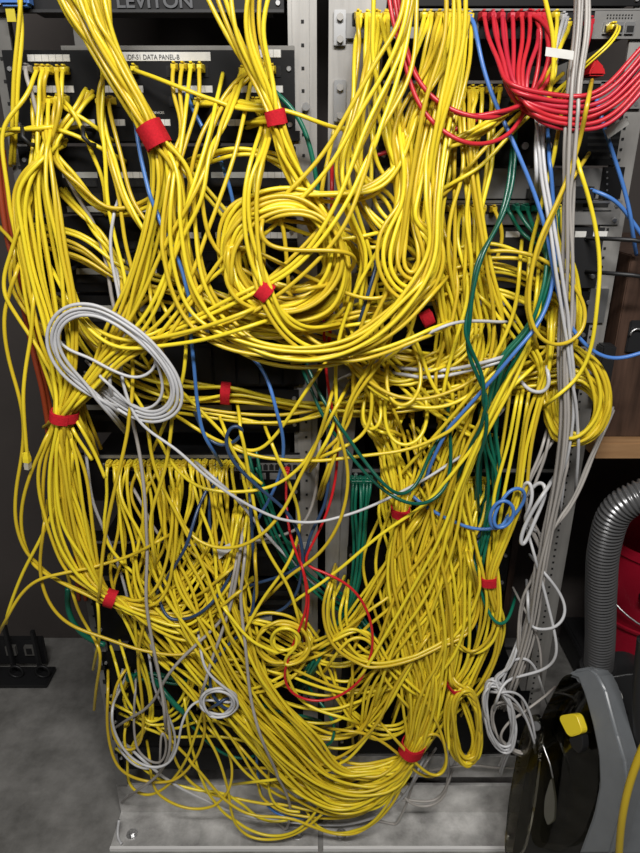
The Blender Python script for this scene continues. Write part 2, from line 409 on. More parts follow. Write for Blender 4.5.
t = panel('network_switch', 'switch buried behind the densest fall of yellow cables', 'network switch', 'R', 545, 590, 'black_metal', depth=0.3, x1=.40)
t = panel('rack_drawer', 'black lower panel beneath the falling yellow cables', 'drawer', 'R', 690, 752, 'black_metal', depth=0.3, yf=0.05)
t = panel('rack_drawer', 'steel fronted drawer just above the base of the right rack', 'drawer', 'R', 755, 776, 'steel_base', depth=0.3)
# horizontal finger managers on the left rack
def manager(label, v, u0, u1, n):
    t = empty('cable_manager', (XV((u0+u1)/2, v), 0, ZV(v)), label, 'cable manager', 'black ringed cable managers of the left rack')
    MB().box(XV(u0, v), XV(u1, v), -0.006, -0.003, ZV(v+5), ZV(v-5)).build('backplate', 'black_metal', t)
    for i in range(n):
        u = u0+(u1-u0)*(i+.5)/n; x = XV(u, v); z = ZV(v)
        MB().tube([(x-.006, -.005, z+.008), (x-.008, -.055, z+.010), (x-.004, -.068, z-.004), (x+.004, -.066, z-.014), (x+.008, -.04, z-.016), (x+.008, -.005, z-.012)], 0.0034, 8).build('ring', 'black_plastic', t, smooth=True)
    return t
manager('black ringed cable manager just under the DATA PANEL', 136, 14, 300, 5)
manager('black ringed cable manager crossing behind the yellow sheaf, mid left rack', 256, 42, 304, 4)
# --- black duct lying against the wall on the floor
def wp(u, v, y):   # sight line onto the plane at depth y behind the racks
    return P(u, v, -y)
t = empty('cable_duct', (-0.95, .45, 0), 'black finger duct with square sockets lying against the wall by the floor', 'cable duct')
y = 0.50
za, zb = 0.03, 0.13
MB().box(-1.30, -0.90, y, y+0.02, za, zb).build('back_rail', 'black_plastic', t, bevel=.002)
MB().box(-1.30, -0.87, y-0.08, y, 0.005, 0.02).build('foot', 'black_plastic', t, bevel=.002)
for k in range(6):
    x = -1.24+k*.060
    c = MB().box(x-.016, x+.016, y-.012, y, .075, .11).build('socket_frame', 'post_dull', t)
    MB().box(x-.009, x+.009, y-.0135, y-.004, .081, .104).build('socket', 'hole', c)
for k in range(5):
    x = -1.25+k*.085
    MB().box(x-.006, x+.006, y-.03, y-.015, .02, .185 + .03*(k % 2)).build('finger', 'black_plastic', t, bevel=.002)
    MB().tube([(x+.02+.022*math.cos(a), y-.05, .045+.022*math.sin(a)) for a in np.linspace(0, 2*PI, 16, endpoint=False)], .004, 6, True).build('ring', 'black_plastic', t, smooth=True)
# --- small odds at upper left
t = tag(MB().box(XV(6, 10, .02), XV(15, 10, .02), -0.022, -0.020, ZV(22, .02), ZV(-8, .02)).build('paper_tag', 'yellow_tag'), 'yellow paper tag hanging in the top corner of the left rack', 'tag')
t = tag(MB().box(XV(7, 3, .0), XV(36, 3, .0), -0.03, -0.006, ZV(10), ZV(-6)).build('sleeve', 'blue', bevel=.004), 'blue plastic sleeve behind the yellow tag', 'sleeve')
# --- walnut cabinet at the right
t = empty('cabinet', (0.8, 0.1, 0), 'dark walnut cabinet panel standing on a pale wood shelf beside the rack', 'cabinet')
zt = ZV(255); zs = ZV(441, 0.02)
MB().box(0.545, 1.5, 0.0, 0.4, zs, zt).build('walnut_front', 'walnut', t, bevel=.002)
MB().box(0.53, 1.52, -0.03, 0.655, zs-.034, zs).build('shelf', 'oak_edge', t, bevel=.002)
for x in (.60, 1.48): MB().box(x, x+.02, 0.56, 0.655, 0, zs-.034).build('side_support', 'walnut', t)
u = 634; c = MB().box(XV(u-7, 335), XV(u+14, 335), -.006, 0, ZV(352), ZV(320)).build('lock_plate', 'black_plastic', t, bevel=.002)
MB().tube([(XV(634, 335)+.012*math.cos(a), -.010, ZV(334)+.012*math.sin(a)) for a in np.linspace(0, PI, 10)], .002, 6).build('handle', 'zinc', c, smooth=True)

# ------------------------------------------------------------------ cables
R0 = 0.0033
THIN = {'R': .62, 'R2': .7, 'R3': .75, 'A': .8, 'B': .85, 'P1': .8, 'V': .7, 'H': .75, 'M': .8, 'S': .85, 'S2': .62, 'Z': .68, 'W': .75, 'X': 1.15, 'Q': .7, 'T': .7, 'gr3': .8, 'red1': 1, 'gy1': 1, 'P3': 1, 'P2': 1, 'F': 1, 'gr2': 1}
STR = []     # every strand: dict(pts world Nx3, col, grp, r, plugs)
GRP = {}
def parse(tok):
    plug = tok[0] == 'p'
    if plug: tok = tok[1:]
    s = None; d = None
    if '*' in tok: tok, x = tok.split('*'); 
    else: x = None
    if x is not None:
        if '/' in x: x, dd = x.split('/'); d = float(dd)
        s = float(x)
    if '/' in tok: tok, dd = tok.split('/'); d = float(dd)
    ends = [tuple(float(q) for q in e.split(',')) for e in tok.split('~')]
    if len(ends) == 1: ends *= 2
    return plug, ends[0], ends[1], s, d
def catmull(Q, per=10):
    n = len(Q); out = []
    E = np.vstack([2*Q[0]-Q[1], Q, 2*Q[-1]-Q[-2]])
    for i in range(n-1):
        p0, p1, p2, p3 = E[i], E[i+1], E[i+2], E[i+3]
        # centripetal weights keep the loops round
        def tt(a, b): return max(np.linalg.norm(b[:2]-a[:2]), 1e-3)**0.5
        t01, t12, t23 = tt(p0, p1), tt(p1, p2), tt(p2, p3)
        m1 = (p2-p1)+t12*((p1-p0)/t01-(p2-p0)/(t01+t12))
        m2 = (p2-p1)+t12*((p3-p2)/t23-(p3-p1)/(t12+t23))
        t = np.linspace(0, 1, per, endpoint=False)[:, None]
        out.append((2*t**3-3*t**2+1)*p1+(t**3-2*t**2+t)*m1+(-2*t**3+3*t**2)*p2+(t**3-t**2)*m2)
    out.append(Q[-1][None]); return np.vstack(out)
STEP = 0.0062
def resample(W, step=STEP):
    d = np.r_[0, np.cumsum(np.linalg.norm(np.diff(W, axis=0), axis=1))]
    n = max(4, int(d[-1]/step)+1); t = np.linspace(0, d[-1], n)
    return np.stack([np.interp(t, d, W[:, k]) for k in range(3)], 1)
def C(n, grp, path, col='yellow', d=9.0, j=2.0, mix=0.25, r=R0, sh=0, endplug=False):
    """n cables of one run, laid along the places where it was seen to pass; depths in centimetres before the racks"""
    if n >= 3: n = max(2, int(round(n*THIN.get(grp, .85))))
    toks = [parse(t) for t in path.split()]
    K = len(toks)
    ds = [t[4] for t in toks]
    if ds[0] is None: ds[0] = 1.0 if toks[0][0] else d
    if ds[-1] is None: ds[-1] = 1.0 if toks[-1][0] else d
    idx = [i for i in range(K) if ds[i] is not None]
    if toks[0][0] and all(i in (0, K-1) for i in idx):
        idx = [0, K-1] if K < 4 else [0, 1, K-2, K-1]
        ds[0] = 1.0; 
        if K >= 4: ds[1] = min(d, 6); ds[K-2] = d if not toks[-1][0] else min(d, 6)
    if K > 4 and all(i in (0, 1, K-2, K-1) for i in idx) and K//2 not in idx: ds[K//2] = d; idx = sorted(set(idx+[K//2]))
    dd = np.interp(range(K), idx, [ds[i] for i in idx])
    rank = (np.arange(n)+.5)/n if n > 1 else np.array([.5])
    ga = PI*(3-math.sqrt(5)); disc = np.array([(math.sqrt((i+.5)/n)*math.cos(i*ga), math.sqrt((i+.5)/n)*math.sin(i*ga)) for i in range(n)])
    disc = disc[np.argsort(disc[:, 0])]
    perm_m = np.argsort(rank+rng.normal(size=n)*mix*1.3)
    rank2 = np.empty(n); rank2[perm_m] = rank
    for i in range(n):
        Q = np.zeros((K, 3)); t = rank[i]
        for k, (pl, a, b, s, _) in enumerate(toks):
            a = np.array(a); b = np.array(b)
            w_ = k/(K-1); w_ = w_*w_*(3-2*w_)
            tk = t+(rank2[i]-t)*w_ if n > 2 else t
            if not pl and n > 2: tk = float(np.clip(tk+rng.normal()*mix*.16, -.05, 1.05))
            p = a+(b-a)*tk
            seg = np.linalg.norm(b-a) > 0.1
            if not seg and n > 1 and not pl:
                sp_ = 1.75*math.sqrt(n) if s is None else s
                k0, k1 = max(k-1, 0), min(k+1, K-1)
                tg = (np.array(toks[k1][1])+np.array(toks[k1][2])-np.array(toks[k0][1])-np.array(toks[k0][2]))
                tg /= max(np.linalg.norm(tg), 1e-6); nm = np.array([tg[1], -tg[0]])
                # keep the side each strand came in on
                pa = np.array(toks[k0][2])-np.array(toks[k0][1])
                sg = 1.0
                if np.linalg.norm(pa) > .1 and pa.dot(nm) < 0: sg = -1.0
                p = p+nm*disc[i, 0]*sp_*sg; dep = disc[i, 1]*sp_*0.16
                jj = min(j, 0.5) if s is None else j*.3
            else:
                jj = 0 if pl else j; dep = (rng.normal()*.25+(.55*(((i*7) % 5)-2) if n > 3 else 0))*(0 if pl else 1)*min(1, .12*n+.3)
            p = p+rng.normal(size=2)*jj
            Q[k] = (p[0], p[1], max(dd[k]+dep, 1.0 if pl else 1.6))
        Q = tuck(Q, toks[0][0], toks[-1][0] or endplug)
        pts = catmull(Q)
        W = np.array([P(u, v, max(z, .9)/100) for u, v, z in pts])
        pA = toks[0][0]; pB = toks[-1][0]
        if pA: W = plug_lead(W)
        if pB: W = plug_lead(W[::-1])[::-1]
        W = resample(W)
        STR.append(dict(W=W, col=col, grp=grp, r=r, pA=pA, pB=pB, endplug=endplug))
def tuck(Q, a, b):
    """a cable whose end is not seen dives behind its neighbours towards the panel"""
    def ext(Q):
        e = Q[-1]; t = e[:2]-Q[-2][:2]; t = t/(np.linalg.norm(t)+1e-6)
        if not (4 < e[0] < 636 and 4 < e[1] < 800) or e[2] < 1.9: return Q
        return np.vstack([Q, [e[0]+t[0]*11, e[1]+t[1]*11, e[2]*.62], [e[0]+t[0]*20, e[1]+t[1]*20, .9]])
    if not b: Q = ext(Q)
    if not a: Q = ext(Q[::-1])[::-1]
    return Q
def plug_lead(W):
    """a cable leaves its socket straight forward before it bends away"""
    p = W[0]; x, z = p[0], p[2]
    k = 0
    while k < len(W)-2 and W[k][1] > -0.036 and abs(W[k][2]-z)+abs(W[k][0]-x) < 0.045: k += 1
    k = max(k, 2)
    e = W[k]; lead = np.array([[x, -0.010, z], [x, -0.018, z], [x, -0.027, z-.0015], [x+(e[0]-x)*.12, -0.035, z-.006], [x+(e[0]-x)*.35, min(-.042, e[1]*.9-.004), z+(e[2]-z)*.45]])
    return np.vstack([lead, W[k:]])
def coil(n, turns, grp, cx, cy, rx, ry, d=10, tilt=0, col='yellow', j=2.5, tail0=None, tail1=None, r=R0, start=0, dd=.5, egg=0):
    for i in range(n):
        pts = []
        ct, st = math.cos(math.radians(tilt)), math.sin(math.radians(tilt))
        for k in range(int(turns*8)+1):
            a = math.radians(start)+k*PI/4
            sc = 1+rng.normal()*j/max(rx, ry)*.7
            ex = rx*math.cos(a)*sc; ey = ry*math.sin(a)*sc*(1+egg*math.cos(a))
            pts.append((cx+ex*ct-ey*st, cy+ex*st+ey*ct, max(2.0, d+rng.normal()*dd)))
        f = lambda T: [(*parse(t)[1], parse(t)[4] if parse(t)[4] is not None else d) for t in T.split()] if T else []
        Q = tuck(np.array(f(tail0)+pts+f(tail1), float), False, False)
        W = np.array([P(u, v, max(z, .9)/100) for u, v, z in catmull(Q)])
        STR.append(dict(W=resample(W), col=col, grp=grp, r=r, pA=False, pB=False, endplug=False))
def G(key, label, group=None): GRP[key] = (label, group)
# ---- yellow, left rack
G('A', 'yellow patch cable in the thick sheaf gripped by the largest red wrap', 'yellow cables through the largest red wrap')
top = '38,-20~108,-20/11 62,10~108,15/11 88,45~118,45/11 153,135*8/11 '
C(7, 'A', top+'168,170~190,165/11 172,230~198,225/12 186,290~206,280/13 215,335~232,320/14 260,364~265,342/15 320,366~325,345/16 375,352~372,322/16 412,318~405,290/16 438,270~428,245/15 442,215~425,205/14 452,150~430,140/11 470,60~445,60/7 p472,18~441,18')
C(8, 'A', top+'160,170~182,168/10 158,215~184,210 165,265~190,255 192,305~203,280 235,330~240,298/11 290,338~290,308 345,312~330,292/11 352,262~335,255 335,215~320,212 300,200~300,208/10')
C(7, 'A', top+'150,175~172,172/10 140,235~162,230 126,285~150,282 108,330~132,325 82,385~100,380/11 62,416*6/11 52,470~75,470 60,540~90,530/10 100,594*5/10 112,599*5/10 150,605~150,625 190,600~195,640/9 225,560~240,600/8')
G('B', 'yellow patch cable passing the smaller red wrap before the label strips', 'yellow cables through the upper middle red wrap')
top = '202,-20~275,-20/11 218,30~270,30/11 248,75~272,72/11 276,118*6/11 '
C(6, 'B', top+'284,150*8/11 296,190~306,182/11 318,225~330,218/12 342,262~350,258/13 328,305~336,312/13 290,318~292,326/13 246,300~242,310/13 226,262~218,262/12 236,212~228,206/12 280,196~280,188/12 335,202~340,190/12 380,190~395,170/10 415,90~430,95/8 p425,17~470,17')
C(5, 'B', top+'286,150*7/11 296,200~312,195/9 318,250~335,245/8 330,310~350,310/8 345,370~375,370 362,420~400,420/6 385,480~415,475/7 400,512*7/9 398,570*14/10 415,640*14/11 428,700*10/12 413,748*8/12 395,780*6 350,800~350,815/12 290,775~290,795 240,720~240,745 ')
G('C', 'yellow cable wound in the big round coil with a red wrap on its lower edge', 'turns of the big round yellow coil')
coil(1, 2.6, 'C', 283, 254, 60, 58, 14, 10, tail1='380,300/12 420,260 425,200/10')
coil(1, 2.6, 'C', 288, 252, 54, 50, 13, -15, start=90, tail0='200,180/11 215,250/12', tail1='300,330/12 350,360 390,400/8')
coil(1, 3, 'C', 280, 258, 50, 54, 14, 30, start=200, tail1='330,240/11 390,230/9')
coil(1, 2.5, 'C', 292, 248, 44, 42, 12, 0, start=45, tail0='330,150/9 320,200/11', tail1='250,330/12 180,330 160,300/11')
coil(1, 2.2, 'C', 286, 262, 62, 50, 15, -25, start=180)
G('Cx', 'yellow cable making a kinked loop over the big round coil')
C(1, 'Cx', '262,222 258,235 264,246 290,250 350,252 358,258 340,280/12 300,290', d=16.5, j=0)
G('P1', 'short yellow cable plugged in the first plug cluster under the DATA PANEL strip', 'yellow cables of the upper corner plug clusters')
C(1, 'P1', 'p40,71 34,85 22,103/6 8,117 1,128 2,150 8,190 18,250 32,330 50,385 60,414/9', d=7, j=0)
C(1, 'P1', 'p46,71 42,85 40,102 38,125 38,150/6 45,200 58,270 72,330 72,380 64,416/9', d=7, j=0)
C(1, 'P1', 'p51,71 45,95 39,122 41,160 52,210 70,280 78,330 98,350 118,357 150,346 200,322 262,284/13 330,215/13 352,165 385,95 408,20 416,-20/11', d=12, j=0)
C(1, 'P1', 'p60,71 60,100 59,118 50,140 44,155 34,190 30,230 40,300 55,370 62,414/9', d=6, j=0)
C(1, 'P1', 'p66,71 61,98 61,115 54,135 46,148 52,152 70,170 84,195 100,212 120,214', d=5, j=0)
C(1, 'P1', 'p66,100 74,110 84,132 92,155 104,178 105,195', d=4, j=0)
C(1, 'P1', 'p60,100 72,112 84,118 98,129', d=4, j=0)
C(5, 'P1', 'p33,102~63,102 34,128~56,125/4 30,165~45,160/6 28,210~42,200 33,270~52,260 44,330~66,330/9 56,390~66,385 62,416*5/10 50,460~80,460 62,530~98,520/10 104,597*4/10 130,606 160,600~165,625/9 195,560~205,575/7')
G('P2', 'yellow cable dropping from the second plug cluster beside the large red wrap', 'yellow cables from the second upper plug cluster')
C(3, 'P2', 'p98,102~114,102 98,125~118,125/4 108,160~125,160/6 118,200~140,200/7 150,250~165,240/8 190,300~190,280 250,335~255,320/10 330,330~330,318 385,315~390,300/9')
C(1, 'P2', 'p133,70~138,70 160,78/5 195,95/6 240,108 290,110/8 320,122 330,126/7', j=1)
C(2, 'P2', 'p104,72~110,72 99,90~102,90/4 98,120~103,120 104,150~110,150/5 102,190~122,195/6 108,240~130,240 118,290~145,290/8 95,350~125,350 66,412*3/10', j=2)
G('P3', 'yellow cable hanging from the four-plug cluster at the end of the DATA PANEL strip', 'yellow cables from the four-plug cluster')
C(4, 'P3', 'p171,68~205,68 172,95~203,95/5 178,125~192,120/7 176,150~180,155/9 168,190~172,200/12 158,245~185,250/13 170,310~205,310/14 210,340~240,335/15 280,358~290,350 350,355~350,338/16 405,330~395,300/16 440,290~430,260/14')
C(3, 'P3', 'p195,104~208,104 215,105~240,98/5 250,108~265,108/7 290,120~285,112/7 265,120', j=1.5)
C(2, 'P3', 'p242,72~246,72 238,90/5 228,115/8 210,150~215,155/11 190,190~205,200/13 160,235~185,250/13 120,320~160,320/13 80,380~95,380/12 62,416/11')
G('P4', 'yellow cable from the small plug group just above the upper middle red wrap', 'yellow cables from the plug group above the upper middle wrap')
C(2, 'P4', 'p265,70~275,70 266,95~272,95/5 262,130~270,130/7 255,165~265,160/9 252,215~258,215/13 262,290~255,290/16 300,340~290,350/16 370,350~350,365 440,320~430,340/14')
C(3, 'P4', 'p252,103~262,103 262,120~275,118/5 258,150~268,150/13 243,180~262,180/15 242,230~258,230/16 255,275~266,275/16 300,330~290,330/15 340,320')
C(3, 'P4', '205,150~210,165/7 230,143~235,152/8 255,148~262,158 290,155~285,170/8 320,200~320,210/9 345,250~355,240', j=2)
G('H', 'yellow cable in the long sheaf dropping along the rack edge to its red wrap', 'yellow cables of the sheaf along the rack edge')
C(9, 'H', '50,152~40,160/7 28,163~36,178/8 14,190~28,195 13,225~34,225 24,275~42,275/9 36,335~58,330 54,388~66,385/10 61,416*6/11 38,470~70,470/11 42,530~75,525 66,575~92,560/11 100,592*5/11 112,600*5/11 145,612~150,628/10 190,620~195,642/10 225,560~235,590/8 235,520~250,520/6')
C(5, 'H', '78,108/3 50,150/5 60,160~58,168/6 75,178~80,190 95,198~92,206 112,212~108,208 135,205~130,212/6 160,190~160,205/7 178,150~175,160', j=1.5)
C(4, 'H', '44,140~50,140/7 48,190~55,190/10 58,250~64,250/11 68,310~76,310/12 68,370~76,370/12 61,416*4/11 60,470~85,470/10 80,540~98,540/10 104,592*4/10 130,600~130,608/9 165,590~170,600/8 205,540~215,560/7 212,490~230,490/4 p212,465~230,465')
G('I', 'yellow cable hanging clear of the rack over the bare dark wall', 'loose yellow cables over the dark wall')
C(1, 'I', '30,200/8 12,250 2,285/9 10,305 26,330 40,350 52,372/10 70,400 85,430/9', j=0)
C(1, 'I', '18,270/9 6,300 4,330 10,365 19,395 24,425 22,455 16,490 16,525 28,555 48,575 80,590 106,599 140,612 190,600/8 230,570', d=11, j=0)
C(1, 'I', '34,290/9 32,330 26,365 23,395 25,430 27,455', j=0, d=12, endplug=True)
C(1, 'I', '50,432/11 32,470 22,505 22,535 32,562 60,582 100,600/10 150,618 200,620/9 240,590', j=0, d=11)
C(1, 'I', '4,625/12 12,600 24,570 40,540 58,500 70,475/10 74,450', j=0, d=11, )
C(1, 'I', '5,622/13 18,598 36,580 60,574 95,566 130,556/9 160,540', j=0, d=12)
C(1, 'I', '45,520/11 40,560 41,580 50,605 68,624 105,638 140,650 180,655/12 225,640 255,600/9 255,560', j=0, d=12)
C(1, 'I', '72,590/9 78,610 90,632 100,648/10 96,690', j=0, d=6)
C(1, 'I', '98,600/10 99,640 97,650', j=0, d=8)
C(2, 'I', '24,-20~14,-20/3 19,30~22,25 17,70 15,120 14,145/3', j=1, d=3.5)
C(1, 'I', '0,137/5 10,134 22,128 50,127 80,137 97,146 108,152', j=0, d=5)
C(1, 'I', '0,130/5 12,128 24,130 58,128', j=0, d=5)
G('L', 'yellow cable with a bare latch plug beside the red wrap above the plug row', 'yellow cables with bare plugs near the wrap')
C(1, 'L', '70,425/11 78,440 90,455 92,460', j=0, d=11, endplug=True)
C(1, 'L', '76,420/11 88,440 98,460 105,478', j=0, d=11, endplug=True)
C(1, 'L', '225,430/10 235,455 250,475 262,484', j=0, d=10, endplug=True)
G('M', 'yellow cable in the sideways bundle behind the white coil, middle of the left rack', 'yellow cables running sideways behind the white coil')
C(8, 'M', '40,222~45,250/4 80,232~80,262/4.5 120,262~115,285/5 160,275~155,300 210,285~205,312/5 260,305~255,330 320,330~310,350/6 380,345~370,360 430,350~430,372/6')
C(7, 'M', '70,305~70,330/4.5 100,330~95,370/4 140,362~140,398/4 190,380~188,405 227,384~227,402/5 290,398~290,412 350,400~350,418/5 420,395~415,415 470,380~470,400/5')
C(4, 'M', '180,405~190,415/4 230,415~230,424 290,414~285,428/5 340,395~335,415 390,370~380,395/6 440,350~440,370')
C(4, 'M', '15,260~12,235/6 5,275~22,250 8,300~28,280/6 30,325~42,300 55,360~65,340/7 75,400~85,400/6 85,440~95,430', d=6)
C(4, 'M', '75,205/3 100,235~95,225/4 118,255~108,262/4.5 135,290~120,300/5 150,320~130,340/5 165,360~150,370/4 168,395~165,400', d=4.5)
C(3, 'M', '165,150~175,160/6 190,185~205,175/7 215,210~220,200/7 240,240~235,225/7 250,290~240,280/6 240,330~225,330/5', d=6)
G('V', 'yellow cable crossing in long slants from the white coil to the large round coil', 'long slanting yellow cables')
C(3, 'V', '62,414/11 80,385~90,395/12 110,340~120,365/12 135,315~150,335/13 160,260~190,300/13 175,190~215,240/12 195,120~250,165/9 205,90~262,95/5', j=3)
C(4, 'V', '62,416/11 90,380~90,392/12 120,348~125,365/13 170,325~170,340/13 230,295~245,315/15 290,255~300,280/16 330,200~350,230/16 365,120~375,150/14 395,50~410,80/12 405,-20~424,-20/10', j=3)
C(2, 'V', '72,285~50,270/9 95,325~75,312/12 125,335~108,352/14 160,337~155,350/14 200,325~210,345/16 250,300~270,330/16', j=2)
C(3, 'V', '140,300~150,310/6 165,270~175,280/7 180,220~190,230/8 190,160~205,170/9 205,130~215,125/8 225,95~232,90/5 243,74~250,78/3')
# plug row of the switch, swooping along the bottom to the lowest wrap and up to the far switch
G('S', 'yellow cable in the great sagging swoop through the lowest red wrap', 'yellow cables of the great sagging swoop')
C(22, 'S', 'p106,463~236,463 108,495~240,497/5 114,540~246,545/7 140,592~252,590/9 172,640~262,640/11 212,700~288,690/12 262,755~325,735/13 320,805~345,762/13 372,808~372,765/13 400,772*9/12 414,747*8/12 428,700*14/12 425,640~462,640/11 398,560~472,560/9 382,505~486,505/5 p378,480~490,480', mix=.3, j=2.5)
C(9, 'S', 'p112,466~200,466 110,500~196,500/4 116,530~185,540/6 112,580~190,585/7 140,640~200,630/9 190,690~245,690/10 250,740~300,725/11 320,790~340,760/11 375,780~370,760/11 412,752*6/11 424,700*8/11 410,640*14/10 395,580*14/8 400,512*7/7 395,470~380,470/6 p366,413~400,413', mix=.4)
G('S2', 'yellow cable falling from the plug row into the tangle below the dark switch', 'yellow cables of the tangle below the dark switch')
C(9, 'S2', 'p110,465~232,465 105,500~238,495/4 98,540~222,545/6 104,600~200,590/7 160,650~215,650/8 220,672~262,660/8 300,668~310,650 350,640~345,620/9 385,580~385,570/8 420,520~430,500', mix=.5, j=4)
C(9, 'S2', 'p100,556~235,556 108,585~240,590/5 130,630~245,640/6 180,670~258,675/8 240,700~290,705/9 300,735~320,735/9 350,745~360,728/9 395,700~385,680/9 430,640~420,610/8 455,560~440,540/6', mix=.5, j=4)
C(7, 'S2', '190,560~200,540/6 215,600~240,590/8 255,640~262,620 300,670~300,640/9 345,680~340,650 385,662~380,630/9 415,620~412,590/9', mix=.3, j=4)
C(4, 'S2', 'p240,466~250,466 242,500~252,500/4 240,560~252,550/6 225,620~258,610/8 235,660~275,650/9 280,680~310,670/10 340,700~360,690 400,690~410,660/9', mix=.4, j=3)
C(4, 'S2', '175,500/7 172,540~178,530/9 160,580~175,580/10 140,600~160,605/11 118,600', j=2)
G('N', 'yellow cable slung in a wide U across the plug row, under the dark wall gap', 'yellow cables slung across the left plug row')
C(1, 'N', '125,380/9 150,420 175,468/11 200,488 235,492 275,486 305,462 318,440/11 340,400', j=0, d=12)
C(1, 'N', '176,505/8 185,530 205,545 235,548 262,535 285,508 298,480 318,440/11 330,400', j=0, d=13)
C(1, 'N', '183,420/9 215,440 245,453 285,461 330,460 370,455 410,449 450,430 478,400/12', j=0, d=11)
C(1, 'N', '190,400/8 215,425 240,450 258,452 280,430 300,400/11 320,370', j=0, d=10)
C(1, 'N', '338,425/11 348,470 346,500 336,530 318,555 290,575 275,590/10', j=0, d=12)
C(1, 'N', '148,430/9 155,470 180,520 205,570 232,640/12 246,655', j=0, d=10)
C(1, 'N', '160,434/11 175,400 183,380 187,330 190,300', j=0, d=12)
C(1, 'N', '122,290/9 130,340 133,380 128,430 118,475 108,520 102,560 100,590', j=0, d=13)
C(1, 'N', '150,290/9 155,330 172,385 172,420 165,470 150,520/12 155,560', j=0, d=12)
C(1, 'N', '240,420/10 250,480 262,540 290,590 300,625', j=0, d=11)
C(1, 'N', '270,440/10 300,520/8 290,560 262,600 240,640/11', j=0, d=10)
G('O', 'yellow cable in the small tight spiral below the dark gap of the left rack', 'turns of the small tight yellow spiral')
coil(1, 2.3, 'O', 283, 643, 27, 22, 12, 10, tail1='330,640/11 370,610 400,590/9', j=1.2)
coil(1, 2, 'O', 285, 640, 15, 14, 13, 0, start=90, tail0='220,600/10 250,640', j=1, tail1='300,700/11 350,720')
C(3, 'O', '245,620/10 262,612~256,625 300,622~290,640 312,660~300,655 280,690~270,680/11 240,700~235,690', j=2)
G('Q', 'yellow cable curving in nested arcs below the red loop, centre of the tangle', 'nested yellow arcs around the thin red loop')
C(6, 'Q', '330,595~345,600/10 328,615~345,615 340,650~360,650/11 372,672~385,660/11 410,665~412,640 455,640~440,620/11 478,600~460,580/10 480,560~470,540', j=3, mix=.2)
C(4, 'Q', '330,640~325,665/12 355,625~350,640 372,630~372,650/12 395,665~385,680 430,690~410,705/12', j=3)
C(6, 'Q', '250,665~255,700/8 300,690~290,720/9 340,690~335,725/9 380,668~375,705/9 415,640~415,665/9 450,600~445,620/8', j=4)
C(5, 'Q', '300,620~310,640/8 325,660~320,680/8 340,690~345,710/9 365,720~380,745/9 400,720~410,730/10 430,660~440,690/10', j=4)
C(2, 'Q', '330,585/11 325,605 332,640 365,665 400,662 440,645 470,630 478,600/9 470,560', j=2, d=14)
C(3, 'Q', '252,790~265,760/10 290,785~300,770/12 340,765~345,755 380,725~375,720/13 405,680~400,690 425,630~430,640/12', j=3)
# ---- yellow, bottom loops over the base
G('T', 'yellow cable looping low over the bare steel base plate', 'low yellow loops over the steel base')
C(1, 'T', 'p126,684 130,665/4 118,680/7 112,710 112,730 120,748 133,752 142,738 142,700 138,655 145,620/9', j=0, d=8)
C(1, 'T', 'p127,722 124,740/4 128,760 127,775 132,790 148,796 165,788 185,762/9 200,720 210,690', j=0, d=8)
C(1, 'T', '150,760/8 155,790 178,806 205,809 222,800 232,780 228,750/7 210,730', j=0, d=9)
C(1, 'T', '185,700/8 190,740 200,775 216,805 240,825 268,836 290,834 308,822/11 330,790', j=0, d=9)
C(1, 'T', '195,720/8 215,750 228,790 232,815 245,835 270,840 300,832 325,812/11', j=0, d=9)
C(1, 'T', '132,760/7 160,780 200,790 230,795 262,820 282,822 300,818', j=0, d=7)
C(1, 'T', '200,690/9 205,730 195,760 175,780 150,782 120,770/9 108,735 108,690/7', j=0, d=9)
C(1, 'T', '160,730/8 190,760 225,800 250,815 290,818 340,835 370,826 395,800/12 408,765', j=0, d=11)
C(1, 'T', '305,808/8 318,828 345,834 368,826 385,808 397,782 405,760/12', j=0, d=12)
C(1, 'T', '170,720/7 175,760 200,790 240,800 280,805 320,812/10', j=0, d=7)
C(1, 'T', '258,780/7 262,800 285,812 320,818 360,815/11 390,795', j=0, d=9)
C(1, 'T', '275,745/7 268,780 275,805 300,812/9', j=0, d=7)
C(3, 'T', '130,700~135,730/5 170,722~160,740/6 210,722~215,735 255,730~250,745/7 300,765~290,760 340,770/9', j=3)
C(3, 'T', '115,665~140,655/6 125,700~145,700/6 150,735~155,720 185,715~180,700/7 195,660~200,650/8 210,610', j=3)
C(1, 'T', '208,600/8 206,640 195,680 175,715 150,720 130,715/5 p126,696', j=0, d=7)
C(2, 'T', 'p128,748~134,748 140,735/4 150,720/6 150,690 140,660/7 120,620~135,600/8', j=2)
C(1, 'T', '320,790/11 345,800 380,790 410,760/13 430,730 440,735 447,758 440,775 425,778 400,755 370,735 340,730/12', j=0, d=14)
C(1, 'T', '420,690/12 440,730 447,765 440,778 425,772 405,750/14 385,728', j=0, d=14)
C(3, 'T', '150,640~160,660/9 185,690~190,700 225,735~225,745/9 260,790~258,775/8 310,800~305,785/8 340,790', j=4)
# ---- yellow, right rack: top plug row
G('R', 'yellow cable falling steeply from the top plug row of the right rack', 'yellow cables from the top plug row')
C(7, 'R', 'p353,17~390,17 352,50~388,50/5 348,110~380,110/7 344,165~372,165/8 352,205~378,200/9 372,238~400,225/10 405,262~425,250/9 430,300~450,290/7 440,350~470,340/5')
C(7, 'R', 'p355,18~392,18 352,60~385,55/6 346,120~365,110/9 332,165~350,165/10 345,215~362,215/11 362,260~372,250/10 350,320~378,300/9 365,380~390,370/7 362,425~385,425/6 375,435~395,430')
C(7, 'R', 'p416,17~474,17 405,55~465,50/6 392,95~445,95/8 388,140~428,140/9 398,190~418,185/10 408,230~420,220/10 430,280~450,270/8 445,340~465,330/6 440,390~455,385/6')
C(5, 'R', 'p420,19~470,19 400,70~455,65/8 380,130~415,125/10 395,185~410,185/11 380,235~402,230/12 350,290~390,300/11 330,350~375,360/10 330,420~370,430 320,455/11')
